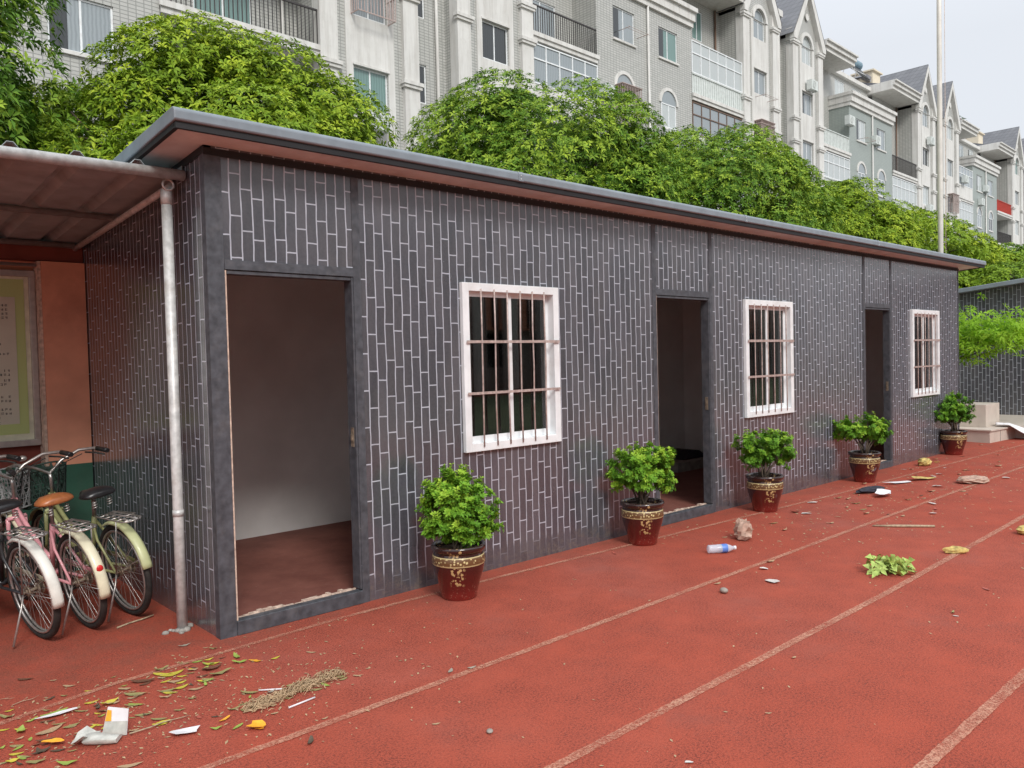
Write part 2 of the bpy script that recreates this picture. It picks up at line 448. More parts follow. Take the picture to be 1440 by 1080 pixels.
# glass
def glass_mat(name, tint, refl_rough=0.03, dark=0.6):
    t = NT(name)
    tr = t.n('ShaderNodeBsdfTransparent'); tr.inputs[0].default_value = tint + (1,)
    gl = t.n('ShaderNodeBsdfGlossy'); gl.inputs['Roughness'].default_value = refl_rough
    gl.inputs[0].default_value = (0.95, 0.95, 0.95, 1)
    fr = t.n('ShaderNodeFresnel'); fr.inputs[0].default_value = 1.9
    mx = t.n('ShaderNodeMixShader'); t.l(fr.outputs[0], mx.inputs[0]); t.l(tr.outputs[0], mx.inputs[1]); t.l(gl.outputs[0], mx.inputs[2])
    t.l(mx.outputs[0], t.out.inputs[0]); return t.m
glass_mat('glass_clear', (0.55, 0.58, 0.56))
def pane_mat(name, col, rough=0.08):
    t = NT(name); o = t.obj()
    sp = t.n('ShaderNodeSeparateXYZ'); t.l(o, sp.inputs[0])
    wv = t.n('ShaderNodeTexWave'); wv.inputs['Scale'].default_value = 3.2; wv.inputs['Distortion'].default_value = 2.5; t.l(o, wv.inputs['Vector'])
    c = t.mix(t.ramp(wv.outputs['Fac'], [(0.2, 0.0), (0.9, 0.45)]), col, tuple(x*0.55 for x in col))
    t.l(c, t.b.inputs['Base Color']); t.b.inputs['Roughness'].default_value = rough
    t.b.inputs['Specular IOR Level'].default_value = 0.9
    return t.m
pane_mat('pane_pale', (0.50, 0.54, 0.54)); pane_mat('pane_mid', (0.30, 0.34, 0.36)); pane_mat('pane_dark', (0.035, 0.04, 0.042)); pane_mat('pane_green', (0.16, 0.27, 0.25))

# glazed pot with gold band motif
def pot_mat():
    t = NT('pot_glaze'); o = t.obj(); sp = t.n('ShaderNodeSeparateXYZ'); t.l(o, sp.inputs[0])
    n = t.noise(o, 18, 4, 0.6)
    c = t.ramp(t.math('ADD', sp.outputs[2], t.math('MULTIPLY', n, 0.08)), [(0.02, (0.24, 0.025, 0.02)), (0.11, (0.11, 0.011, 0.009)), (0.24, (0.055, 0.010, 0.009)), (0.36, (0.030, 0.012, 0.010))])
    # three gilt flower sprays painted round the belly
    vo = t.n('ShaderNodeTexVoronoi', feature='F1'); vo.inputs['Scale'].default_value = 46; t.l(o, vo.inputs['Vector'])
    pet = t.ramp(vo.outputs['Distance'], [(0.40, 1.0), (0.52, 0.0)])
    ang = t.math('ARCTAN2', sp.outputs[1], sp.outputs[0])
    lob = t.math('ABSOLUTE', t.math('SINE', t.math('MULTIPLY', t.math('ADD', ang, 1.5708), 1.5)))
    lobm = t.ramp(lob, [(0.30, 1.0), (0.52, 0.0)])
    zz = t.ramp(sp.outputs[2], [(0.075, 0.0), (0.12, 1.0), (0.20, 1.0), (0.22, 0.8)])
    brk = t.ramp(t.noise(o, 30, 2), [(0.44, 0.0), (0.50, 1.0)])
    g = t.math('MULTIPLY', t.math('MULTIPLY', lobm, zz), t.math('MULTIPLY', pet, brk))
    c = t.mix(g, c, (0.52, 0.36, 0.16))
    ch = t.math('MULTIPLY', t.ramp(t.noise(o, 70, 2, 0.8), [(0.60, 0.0), (0.66, 0.7)]), t.ramp(sp.outputs[2], [(0.0, 1.0), (0.12, 0.0)]))
    c = t.mix(ch, c, (0.40, 0.20, 0.14))
    t.l(c, t.b.inputs['Base Color']); t.b.inputs['Roughness'].default_value = 0.16
    t.b.inputs['Coat Weight'].default_value = 0.6; t.b.inputs['Coat Roughness'].default_value = 0.08
pot_mat()
t = NT('pot_band'); o = t.obj()
vo = t.n('ShaderNodeTexVoronoi', feature='F1'); vo.inputs['Scale'].default_value = 52; t.l(o, vo.inputs['Vector'])
sp = t.n('ShaderNodeSeparateXYZ'); t.l(o, sp.inputs[0])
edge = t.math('ABSOLUTE', t.math('SUBTRACT', sp.outputs[2], 0.252))
em = t.ramp(edge, [(0.021, 0.0), (0.025, 1.0)])
f = t.math('MAXIMUM', t.ramp(vo.outputs['Distance'], [(0.26, 1.0), (0.40, 0.0)]), em)
t.l(t.mix(f, (0.14, 0.07, 0.03), (0.62, 0.52, 0.26)), t.b.inputs['Base Color']); t.b.inputs['Roughness'].default_value = 0.3

# leaves: per-leaf tone stored on the mesh (young shoots are yellower, inner crown leaves painted darker as shade)
def leaf_mat(name, dark, mid, young, rough=0.58, trans=0.16):
    t = NT(name)
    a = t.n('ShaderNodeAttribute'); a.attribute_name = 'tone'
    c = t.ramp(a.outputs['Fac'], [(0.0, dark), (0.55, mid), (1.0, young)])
    t.l(c, t.b.inputs['Base Color']); t.b.inputs['Roughness'].default_value = rough
    t.b.inputs['Specular IOR Level'].default_value = 0.22
    tl = t.n('ShaderNodeBsdfTranslucent'); t.l(c, tl.inputs[0])
    mx = t.n('ShaderNodeMixShader'); mx.inputs[0].default_value = trans
    t.l(t.b.outputs[0], mx.inputs[1]); t.l(tl.outputs[0], mx.inputs[2]); t.l(mx.outputs[0], t.out.inputs[0])
    return t.m
leaf_mat('leaf_tree', (0.030, 0.080, 0.012), (0.105, 0.225, 0.020), (0.37, 0.50, 0.045))
leaf_mat('leaf_tree_yellow', (0.05, 0.11, 0.010), (0.19, 0.31, 0.017), (0.45, 0.55, 0.04))
leaf_mat('leaf_bright', (0.14, 0.30, 0.02), (0.26, 0.48, 0.03), (0.40, 0.62, 0.05), trans=0.45)
leaf_mat('leaf_bush', (0.05, 0.15, 0.018), (0.17, 0.38, 0.03), (0.42, 0.60, 0.06))
for nm, cc in dict(brown=(0.16, 0.07, 0.04), tan=(0.45, 0.31, 0.18), olive=(0.30, 0.27, 0.11), twig=(0.42, 0.30, 0.20), dark=(0.10, 0.075, 0.05),
                   yellow=(0.56, 0.48, 0.06), green=(0.30, 0.40, 0.08), red=(0.42, 0.10, 0.07), grey=(0.33, 0.31, 0.25), orange=(0.80, 0.38, 0.03),
                   white=(0.66, 0.62, 0.58), stone=(0.33, 0.29, 0.25), lettuce=(0.38, 0.50, 0.12)).items():
    simple('lit_'+nm, cc, 0.6, 0, 0.2, 40, tuple(x*0.6 for x in cc), 0.5)

M = MATS
# ================================================================== ground
mb = MB(); mb.quad((-400,-400,-0.012),(600,-400,-0.012),(600,600,-0.012),(-400,600,-0.012))
simple('paving', (0.22, 0.21, 0.19), 0.9, 0, 0.15, 2, (0.12, 0.12, 0.09), 0.5)
tag(mb.build('ground', MATS['paving']), kind='structure')
mb = MB(); N_ = 1
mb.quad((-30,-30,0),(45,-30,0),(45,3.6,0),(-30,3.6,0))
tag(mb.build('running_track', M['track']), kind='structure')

simple('turf', (0.13, 0.16, 0.085), 0.9, 0, 0.25, 1.5, (0.16, 0.16, 0.07), 0.5)
mb = MB(); mb.quad((-30,-21,0.004),(60,-21,0.004),(60,-7.2,0.004),(-30,-7.2,0.004)); tag(mb.build('playing_field', M['turf']), kind='structure')
rl = random.Random(3)
def lane(pts, w, name='lane_line'):
    """slightly ragged painted stripe following (x,y) points"""
    mb = MB(); L = []
    for (xa, ya), (xb, yb) in zip(pts, pts[1:]):
        n = max(2, int(abs(xb-xa)/0.03)) if xa > -3 and xb < 16 else 20
        for i in range(n):
            f = i/n; L.append((xa+(xb-xa)*f, ya+(yb-ya)*f))
    L.append(pts[-1])
    vs = []; 
    for x, y in L:
        a = w/2 + rl.uniform(-0.0025, 0.0025); b = w/2 + rl.uniform(-0.0025, 0.0025)
        vs += [(x, y-a, 0.004), (x, y+b, 0.004)]
    fs = [(2*i, 2*i+2, 2*i+3, 2*i+1) for i in range(len(L)-1)]
    mb.add(vs, fs)
    return tag(mb.build(name, M['lane_paint']), kind='structure')
lane([(-25,-1.9),(-3,-0.62),(-1.1,-0.34),(-0.62,-0.235),(0.66,-0.165),(1.88,-0.19),(6.5,-0.42),(9,-0.46),(14,-0.6),(40,-1)], 0.036)
lane([(-25,-1.4),(-0.62,-1.35),(1.04,-1.34),(2.42,-1.32),(5.62,-1.28),(15,-1.2),(40,-1.1)], 0.042)
lane([(-25,-2.4),(0.29,-2.27),(3.29,-2.24),(6.36,-2.15),(15,-2.0),(40,-1.6)], 0.045)
lane([(-25,-3.25),(1.23,-3.21),(2.39,-3.21),(40,-3.1)], 0.05)

# ================================================================== long panel shed
shed = thing('prefab_shed', 'long low shed with dark brick-print panels, white barred windows and open doorways', 'shed', (0,0,0))
LX, DY, TW = 11.24, 2.45, 0.075
zt = lambda y: 2.715 - 0.075*(y+0.2)
doors = [(0.093, 0.905), (3.945, 4.755), (8.085, 8.81)]
wins = [(1.745, 2.69), (5.34, 6.275), (9.46, 10.41)]
holes = [(a, b, 0.0, 2.035) for a, b in doors] + [(a+0.02, b-0.02, 0.88, 2.02) for a, b in wins]
mb = MB(); holes_wall(mb, 0, LX, 0, zt(0)-0.001, 0, holes, TW)
mb.build('front_wall', M['panel_x'], shed)
mb = MB(); holes_wall(mb, TW, LX-TW, 0.0, zt(TW)-0.001, TW, [], 0)
mb = MB()
# interior lining as its own faces (seen through the doorways)
holes_wall(mb, TW, LX-TW, 0.001, zt(TW)-0.002, TW+0.001, holes, 0.0005)
mb.box(TW, LX-TW, 2.18, 2.21, 0.02, zt(2.18)-0.002)
mb.quad((TW+.001,TW,0.02),(TW+.001,2.18,0.02),(TW+.001,2.18,zt(2.18)),(TW+.001,TW,zt(TW)))
mb.quad((LX-TW-.001,TW,0.02),(LX-TW-.001,2.18,0.02),(LX-TW-.001,2.18,zt(2.18)),(LX-TW-.001,TW,zt(TW)))
for px in (3.2, 7.39):
    mb.prismx([(TW+0.002,0.02),(2.179,0.02),(2.179,zt(2.179)-0.003),(TW+0.002,zt(TW)-0.003)], px, px+0.05)
mb.build('inner_lining', M['inner_wall'], shed)
mb = MB()
mb.prismx([(0,0),(DY,0),(DY,zt(DY)-.001),(0,zt(0)-.001)], -0.0, 0.04)
mb.build('side_wall', M['panel_y'], shed)
mb = MB(); mb.prismx([(0.001,0),(DY,0),(DY,zt(DY)-.001),(0.001,zt(0)-.001)], LX-0.04, LX); mb.build('side_wall', M['panel_y'], shed)
mb = MB(); mb.box(0.04, LX-0.04, DY-0.04, DY-0.001, 0, zt(DY)-.002); mb.build('back_wall', M['panel_x'], shed)
mb = MB(); mb.box(0.04, LX-0.04, 0.08, 2.2, 0.012, 0.045); mb.build('room_floor', M['room_floor'], shed)
mb = MB(); mb.box(6.45, 7.38, 1.62, 2.17, 0.046, 0.16); mb.build('inner_step', M['concrete'], shed)
mb = MB(); mb.prism([(6.75,0.162),(7.3,0.162),(7.1,0.26),(6.95,0.27)],1.75,2.1); mb.build('floor_mat', M['dark_cloth'], shed)
# roof: sloping slab with a rounded metal edge, dark drip lip, board soffit
zr = lambda y: 2.805 - 0.075*(y+0.24)
mb = MB()
mb.prismx([(-0.24,2.735),(-0.245,2.745),(-0.245,2.785),(-0.235,2.80),(-0.215,2.806),(2.78,zr(2.78)),(2.8,zr(2.8)-.02),(2.8,zr(2.8)-.07)], -0.24, 11.68)
mb.build('roof', M['fascia'], shed, bevel=0.006)
mb = MB()
mb.prismx([(-0.228,2.70),(-0.205,2.70),(-0.205,2.738),(-0.228,2.738)], -0.228, 11.668)
for xx in (-0.228, 11.645):
    mb.prismx([(-0.2,zt(-.2)-.012),(2.78,zt(2.78)-.012),(2.78,zt(2.78)+.018),(-0.2,zt(-.2)+.018)], xx, xx+0.023)
mb.build('drip_edge', M['black'], shed)
mb = MB()
mb.prismx([(-0.204,zt(-.204)),(2.76,zt(2.76)),(2.76,zt(2.76)+.012),(-0.204,zt(-.204)+.012)], -0.204, 11.644)
mb.build('soffit', M['soffit'], shed)
for i_ in range(4):
    jx = 2.1+i_*2.9
    mb = MB(); mb.prismx([(-0.2475,2.737),(-0.2475,2.786),(-0.2375,2.8025),(-0.215,2.8085),(-0.205,2.8085),(-0.205,2.80),(-0.23,2.79),(-0.236,2.737)], jx, jx+0.045)
    mb.build('fascia_joint', M['fascia'], shed)
    mb = MB()
    for zz in (2.75, 2.775): mb.ball((jx+0.022, -0.2485, zz), 0.005, 0.003, 0.005, 8, 5)
    mb.build('rivets', M['galv'], shed)
# steel trim
mb = MB(); mb.box(-0.004, 0.09, -0.004, -0.0005, 0.0, 2.66); mb.box(-0.004, -0.0005, -0.0005, 0.055, 0.0, 2.66)
mb.build('corner_post', M['steel_dark'], shed)
mb = MB(); mb.box(LX-0.03, LX+0.004, -0.004, -0.0005, 0.0, 2.66); mb.build('corner_post', M['steel_dark'], shed)
mb = MB(); mb.box(-0.006, LX+0.006, -0.006, -0.0006, 2.648, 2.687)
mb.prismx([(-0.0005,zt(0)-.045),(DY,zt(DY)-.045),(DY,zt(DY)-.003),(-0.0005,zt(0)-.003)], -0.006, -0.0006)
mb.build('eave_trim', M['black'], shed)
for k, (a, b) in enumerate(doors):
    mb = MB()
    l0 = a-0.055 if k else a-0.002
    if k: mb.box(l0, a, -0.004, -0.0005, 0.0, 2.647)
    mb.box(b, b+0.052, -0.004, -0.0005, 0.0, 2.647)
    mb.box(a, b, -0.0045, -0.0005, 2.035, 2.088)
    # jamb lining
    mb.box(b-0.014, b-0.001, 0.0, TW+0.01, 0.092, 2.03)
    mb.box(a+0.001, a+0.012, 0.012, TW+0.01, 0.092, 2.03)
    mb.box(a+0.013, b-0.015, 0.004, TW+0.01, 2.012, 2.03)
    f = mb.build('door_frame', M['steel_dark'], shed)
    mb = MB(); mb.box(a+0.001, a+0.009, 0.001, 0.011, 0.06, 2.03); mb.build('panel_edge', M['raw_edge'], f)
    mb = MB(); mb.box(b-0.019, b-0.0145, 0.02, 0.05, 0.98, 1.10); mb.box(b-0.026, b-0.0195, 0.028, 0.042, 1.02, 1.06)
    mb.build('lock_plate', M['rusty'], f)
    mb = MB(); mb.box(a-0.0, b, -0.012, 0.05, 0.0, 0.082); mb.build('door_sill', M['steel_dark'], shed, bevel=0.004)
    mb = MB()
    r = random.Random(k)
    x = a+0.01
    while x < b-0.03:
        w_ = r.uniform(0.02, 0.06); mb.box(x, min(x+w_, b-.016), 0.045+r.uniform(0,.01), 0.078+r.uniform(-.015,.012), 0.045, 0.088+r.uniform(-.012,.008)); x += w_+r.uniform(-0.01, .006)
    mb.build('mortar_edge', M['raw_edge'], shed)
# windows
for k, (a, b) in enumerate(wins):
    z0, z1 = 0.862, 2.04
    w = 0.058
    mb = MB()
    y0, y1 = -0.032, 0.05
    mb.box(a, a+w, y0, y1, z0, z1); mb.box(b-w, b, y0, y1, z0, z1)
    mb.box(a+w, b-w, y0, y1, z0, z0+w); mb.box(a+w, b-w, y0, y1, z1-w, z1)
    win = mb.build('window', M['white_frame'], shed, bevel=0.003)
    mid = (a+b)/2
    for (sa, sb, yy) in ((a+w, mid+0.018, 0.012), (mid-0.018, b-w, 0.034)):
        s_ = 0.034; mb = MB(); za, zb = z0+w, z1-w
        mb.box(sa, sa+s_, yy, yy+0.018, za, zb); mb.box(sb-s_, sb, yy, yy+0.018, za, zb)
        mb.box(sa+s_, sb-s_, yy, yy+0.018, za, za+s_+.012); mb.box(sa+s_, sb-s_, yy, yy+0.018, zb-s_, zb)
        mb.build('sash', M['white_frame'], win)
        mb = MB(); mb.box(sa+s_, sb-s_, yy+0.008, yy+0.011, za+s_+.012, zb-s_); mb.build('pane', M['glass_clear'], win)
    mb = MB(); rb = random.Random(k+5)
    for i in range(6):
        x = a + w*0.6 + (b-a-1.2*w)*(i+1)/7
        pts = [(x+rb.uniform(-.004,.004), -0.028-.008, z0+0.03+j*(z1-z0-0.07)/4) for j in range(5)]
        mb.tube(pts, 0.0062, 6)
    for zz in (1.268, 1.628):
        mb.box(a+w*0.35, b-w*0.2, -0.046, -0.040, zz-0.011+rb.uniform(-.004,.004), zz+0.011)
    mb.build('security_bars', M['bar_metal'], win)

# ================================================================== canopy over the bicycles
aw = thing('bicycle_canopy', 'brown corrugated metal canopy on a galvanised pipe frame over the bicycles', 'canopy', (-0.087, 0.33, 0))
O = Vector((-0.087, 0.33, 0))
mb = MB()
prof = []; x = -7.0
while x < -0.06:
    prof += [(x, 0), (x+0.10, 0), (x+0.135, 0.042), (x+0.165, 0.042), (x+0.20, 0)]; x += 0.30
prof.append((min(x, -0.012), 0))
prof = [(min(px, -0.012), pz) for px, pz in prof]
za = lambda y: 2.600 - 0.070*(y-0.26)
vs = []
ys = [0.285, 1.0, 1.8, 2.75]
for y in ys: vs += [(px-O.x, y-O.y, za(y)+pz) for px, pz in prof]
n = len(prof); fs = [(r*n+i, r*n+i+1, (r+1)*n+i+1, (r+1)*n+i) for r in range(len(ys)-1) for i in range(n-1)]
mb.add(vs, fs)
o = mb.build('roof_sheet', M['awning_sheet'], aw)
sm = o.modifiers.new('thickness', 'SOLIDIFY'); sm.thickness = 0.003
mb = MB()
P = lambda x, y, z: (x-O.x, y-O.y, z)
mb.tube([P(-7,0.265,2.555), P(-0.012,0.265,2.580)], 0.030, 14); mb.build('front_beam', M['galv'], aw)
mb = MB(); mb.tube([P(-0.055,0.34,2.53), P(-0.055,2.44,2.405)], 0.02, 10); mb.build('side_rail', M['galv'], aw)
mb = MB(); mb.tube([P(-7,1.35,2.49), P(-0.07,1.35,2.495)], 0.02, 10); mb.build('cross_rail', M['alu'], aw)
mb = MB(); mb.tube([P(-7,2.3,2.42), P(-0.07,2.3,2.425)], 0.02, 10); mb.build('cross_rail', M['alu'], aw)
mb = MB(); mb.tube([P(-0.087,0.33,0.0), P(-0.087,0.33,0.68), P(-0.087,0.33,2.5)], 0.029, 16)
mb.tube([P(-0.087,0.33,0.655), P(-0.087,0.33,0.69)], 0.031, 16)
mb.tube([P(-0.087,0.33,2.42), P(-0.087,0.33,2.505)], 0.032, 16)
post = mb.build('post', M['galv'], aw)
mb = MB(); mb.tube([(0.03*math.cos(i*math.pi/6), -0.03, 2.525+0.03*math.sin(i*math.pi/6)) for i in range(12)], 0.006, 6, closed=True)
mb.build('clamp_ring', M['galv'], post)
mb = MB(); rr = random.Random(9)
for i in range(26):
    a = rr.uniform(0, 6.28); d = rr.uniform(0.015, 0.085); s_ = rr.uniform(0.012, 0.03)
    mb.ball((d*math.cos(a)*1.2, d*math.sin(a)*0.8, 0.004), s_, s_, s_*0.6, 6, 4)
mb.build('footing', M['concrete'], post)

# ================================================================== school wall behind the bicycles
sw = thing('school_wall', 'orange and green painted wall behind the parked bicycles', 'wall', (-3, 2.45, 0))
O2 = Vector((-3, 2.45, 0))
def bx2(name, mat, x0, x1, y0, y1, z0, z1, par=None, bevel=0):
    mb = MB(); mb.box(x0-O2.x, x1-O2.x, y0-O2.y, y1-O2.y, z0, z1); return mb.build(name, M[mat], par or sw, bevel=bevel)
bx2('wall', 'orange_wall', -8, -0.30, 2.451, 2.65, 0.97, 2.42)
bx2('dado', 'green_wall', -8, -0.30, 2.446, 2.65, 0, 0.80)
bx2('red_band', 'darkred_wall', -8, -0.30, 2.448, 2.65, 0.80, 0.97)
bx2('pillar', 'orange_wall', -0.295, -0.006, 2.30, 2.65, 0.80, 2.30)
bx2('pillar_dado', 'green_wall', -0.298, -0.006, 2.297, 2.65, 0.0, 0.80)
bx2('edge_strip', 'raw_edge', -0.317, -0.2965, 2.31, 2.445, 0.80, 2.30)
bx2('beam', 'darkred_wall', -8, -0.006, 2.34, 2.65, 2.31, 2.42)
# notice board
nb = thing('notice_board', 'green and yellow printed notice board in a metal frame beside the orange pillar', 'notice board', (-1.6, 2.42, 1.6))
O3 = Vector((-1.6, 2.42, 1.6))
def bx3(name, mat, x0, x1, y0, y1, z0, z1, par=None):
    mb = MB(); mb.box(x0-O3.x, x1-O3.x, y0-O3.y, y1-O3.y, z0-O3.z, z1-O3.z); return mb.build(name, M[mat], par or nb)
bx3('backing', 'poster_cream', -2.9, -0.36, 2.415, 2.43, 1.00, 2.19)
po = bx3('poster', 'poster_print', -2.87, -0.39, 2.411, 2.414, 1.045, 2.17)
bx3('text_panel', 'poster_panel', -2.75, -0.45, 2.407, 2.410, 1.12, 2.04, po)
mb = MB()
for (x0, x1, z0, z1) in ((-2.95,-0.32,2.19,2.235),(-2.95,-0.32,0.955,1.0),(-2.95,-2.9,1.0,2.19),(-0.36,-0.32,1.0,2.19)):
    mb.box(x0-O3.x, x1-O3.x, -0.035, 0.02, z0-O3.z, z1-O3.z)
mb.build('frame', M['alu'], nb, bevel=0.003)
mb = MB(); rt = random.Random(11)
z = 2.00; lens = [1,1,1,1,.97,0,.55,0,.5,.98,0,1,0,.97,0,1,1,1,1,.95,0,1,1,.5,1,1,.97,.97,.5]
for f in lens:
    z -= 0.030
    if f == 0: continue
    x = -2.65; xe = -2.65 + 2.15*f
    while x < xe:
        if rt.random() < 0.93:
            for _ in range(4):
                if rt.random() < 0.5: mb.quad((x-O3.x,-0.0142,z+0.002-O3.z+_*0.0045),(x+0.015-O3.x,-0.0142,z+0.002-O3.z+_*0.0045),(x+0.015-O3.x,-0.0142,z+0.0042-O3.z+_*0.0045),(x-O3.x,-0.0142,z+0.0042-O3.z+_*0.0045))
                else:
                    xx = x+rt.uniform(0, .012); mb.quad((xx-O3.x,-0.0142,z-O3.z),(xx+0.0025-O3.x,-0.0142,z-O3.z),(xx+0.0025-O3.x,-0.0142,z+0.017-O3.z),(xx-O3.x,-0.0142,z+0.017-O3.z))
        x += 0.024
    if rt.random() < 0.2: z -= 0.01
mb.build('printed_text', M['ink'], nb)
mb = MB(); mb.tube([(-7+1.6, -0.14, 0.665), (1.27, -0.14, 0.665)], 0.012, 8); tag(mb.build('conduit_pipe', M['alu'], None, (-1.6,2.42,1.6)), 'thin metal conduit running above the notice board', 'pipe')

# ================================================================== tiled landing and second shed on the right
lp = thing('tiled_landing', 'cream tiled landing with a raised block beyond the far end of the long shed', 'platform', (13, 0.6, 0))
mb = MB()
poly = [(12.30,-0.09),(13.32,-0.16),(13.34,-1.2),(15.69,-1.2),(15.69,2.2),(12.5,2.2)]
n = len(poly)
vs = [(x-13, y-0.6, 0.0) for x, y in poly] + [(x-13, y-0.6, 0.185) for x, y in poly]
mb.add(vs, [tuple(range(n, 2*n))] + [(i, (i+1) % n, (i+1) % n+n, i+n) for i in range(n)])
mb.build('riser', M['tile_cream'], lp)
mb = MB()
e = 0.02
poly2 = [(12.28,-0.115),(13.345,-0.185),(13.36,-1.22),(15.69,-1.22),(15.69,2.2),(12.48,2.2)]
vs = [(x-13, y-0.6, 0.186) for x, y in poly2] + [(x-13, y-0.6, 0.206) for x, y in poly2]
mb.add(vs, [tuple(range(n-1,-1,-1)), tuple(range(n, 2*n))] + [(i, (i+1) % n, (i+1) % n+n, i+n) for i in range(n)])
mb.build('tread', M['tile_cream'], lp)
mb = MB(); mb.box(12.75-13, 13.42-13, 0.10-0.6, 1.3-0.6, 0.207, 0.575); mb.build('raised_block', M['tile_cream'], lp, bevel=0.005)
for (x0,y0,x1,y1) in ((12.70,-0.1185,12.703,-0.118),(13.05,-0.1428,13.053,-0.1423)):
    mb = MB(); mb.box(x0-13, x1-13+.004, y0-.6-.006, y1-.6, 0.0, 0.18); mb.build('grout', M['concrete'], lp)

s2 = thing('brick_print_shed', 'second shed with dark brick-print wall behind the bright green branch', 'shed', (15.7, -1, 0))
zs2 = lambda y: 2.58 + 0.10*(1.46-y)
mb = MB(); mb.prismx([(-3.5+1,0),(2.6+1,0),(2.6+1,zs2(2.6)),(-3.5+1,zs2(-3.5))], 0.0, 6.0); mb.build('wall', M['panel_y'], s2)
mb = MB(); mb.prismx([(-3.7+1,zs2(-3.7)+.005),(2.9+1,zs2(2.9)+.005),(2.9+1,zs2(2.9)+.09),(-3.7+1,zs2(-3.7)+.09)], -0.22, 6.3); mb.build('roof', M['fascia'], s2, bevel=0.01)

# white sack on the step
mb = MB(); rs = random.Random(4)
nx, ny = 22, 14
vs = []
for i in range(nx+1):
    for j in range(ny+1):
        u, v = i/nx, j/ny
        x = u*0.75; y = (v-0.5)*0.40*(0.45+0.55*math.sin(math.pi*min(1,u*1.15+0.12)))
        prof_z = 0.235 if u < 0.25 else (0.235 - (u-0.25)*0.42)
        zz = max(0.012, prof_z) + 0.05*math.sin(math.pi*v)*(0.4+u) + 0.012*math.sin(9*u+5*v) + 0.008*math.sin(21*v+4*u)
        vs.append((x, y, zz))
fs = [(i*(ny+1)+j, (i+1)*(ny+1)+j, (i+1)*(ny+1)+j+1, i*(ny+1)+j+1) for i in range(nx) for j in range(ny)]
mb.add(vs, fs, True)
o = mb.build('plastic_sack', M['paper_white'], None, (13.05, 0.05, 0.0)); o.rotation_euler = (0, 0, R_(-72))
sd = o.modifiers.new('thickness', 'SOLIDIFY'); sd.thickness = 0.01
tag(o, 'crumpled white plastic sack draped over the edge of the cream tiled landing', 'sack')

# flagpole
fp = thing('flagpole', 'tall slim pale flagpole rising behind the far end of the shed roof', 'flagpole', (19.35, 3.1, 0))
mb = MB(); mb.tube([(0,0,0),(0,0,5),(-0.02,0,9),(0,0,15)], [0.065,0.06,0.054,0.045], 16); mb.build('pole', M['flag_white'], fp)
mb = MB(); mb.tube([(0.075,-0.09,1.2),(0.06,-0.1,6),(0.06,-0.085,14.8)], 0.006, 5); mb.build('rope', M['raw_edge'], fp)
mb = MB(); mb.lathe([(0.3,0),(0.3,0.15),(0.12,0.17),(0.1,0.5)], 20); mb.build('base', M['concrete'], fp)
mb = MB(); mb.ball((0,0,15.05), .09, .09, .09); mb.build('finial', M['flag_white'], fp)
fp.rotation_euler = (R_(0.6), R_(-1.3), 0)

# ================================================================== apartment blocks
AR = R_(1.963); AX, AY = 12.52, 17.67
CACHE = {}
def cached(key, fn):
    if key not in CACHE: CACHE[key] = fn()
    return CACHE[key]
def win_frame_mesh(w, h, mull=1, arch=False, th=0.05):
    mb = MB()
    mb.box(0, th, -0.03, 0.03, 0, h); mb.box(w-th, w, -0.03, 0.03, 0, h)
    mb.box(th, w-th, -0.03, 0.03, 0, th); mb.box(th, w-th, -0.03, 0.03, h-th, h)
    for i in range(mull):
        x = w*(i+1)/(mull+1); mb.box(x-th/2, x+th/2, -0.025, 0.02, th, h-th)
    if arch:
        r = w/2; n = 14
        for i in range(n):
            a0, a1 = math.pi*i/n, math.pi*(i+1)/n
            p = [(r+math.cos(a)*q_, h+math.sin(a)*q_) for a, q_ in ((a0,r-th),(a0,r),(a1,r),(a1,r-th))]
            mb.prism([p[0], p[1], p[2], p[3]], -0.03, 0.03)
    return mb
def pane_mesh(w, h, arch=False, th=0.05):
    mb = MB(); mb.box(th, w-th, -0.008, 0.0, th, h-th)
    if arch:
        r = w/2-th; n = 14
        poly = [(w/2+math.cos(math.pi*i/n)*r, h+math.sin(math.pi*i/n)*r) for i in range(n+1)]
        mb.prism(poly, -0.008, 0.0)
    return mb
PANES = ['pane_pale', 'pane_mid', 'pane_dark', 'pane_pale', 'pane_mid', 'pane_green']
def put_window(root, x, y, z, w, h, rnd, mull=1, arch=False, fm='white_frame', pm=None):
    k = (round(w,2), round(h,2), mull, arch, fm)
    me = cached(('f',)+k, lambda: win_frame_mesh(w, h, mull, arch).mesh('window', M[fm]))
    f = link_mesh('window', me, root, (x, y, z))
    pm = pm or rnd.choice(PANES)
    me2 = cached(('p', round(w,2), round(h,2), arch, pm), lambda: pane_mesh(w, h, arch).mesh('pane', M[pm]))
    link_mesh('pane', me2, f)
    if not arch and mull == 1 and rnd.random() < 0.3:      # one sash slid open
        mb = cached(('gap', round(w,2), round(h,2)), lambda: MB().box(0.06, w*0.30, -0.022, -0.009, 0.06, h-0.06).mesh('open_sash', M['pane_dark']))
        link_mesh('open_sash', mb, f)
    return f
def ac_mesh():
    mb = MB(); mb.box(0, 0.8, -0.32, 0, 0, 0.55)
    mb.tube([(0.32+0.2*math.cos(i*math.pi/8), -0.33, 0.28+0.2*math.sin(i*math.pi/8)) for i in range(16)], 0.012, 5, closed=True)
    for i in range(5): mb.box(0.13, 0.51, -0.335, -0.322, 0.12+i*0.08, 0.13+i*0.08)
    mb.box(0.05, 0.09, -0.35, 0, -0.05, -0.001); mb.box(0.7, 0.74, -0.35, 0, -0.05, -0.001)
    return mb.mesh('air_conditioner', M['rail_white'])
def put_ac(root, x, y, z):
    return link_mesh('air_conditioner', cached('ac', ac_mesh), root, (x, y, z))
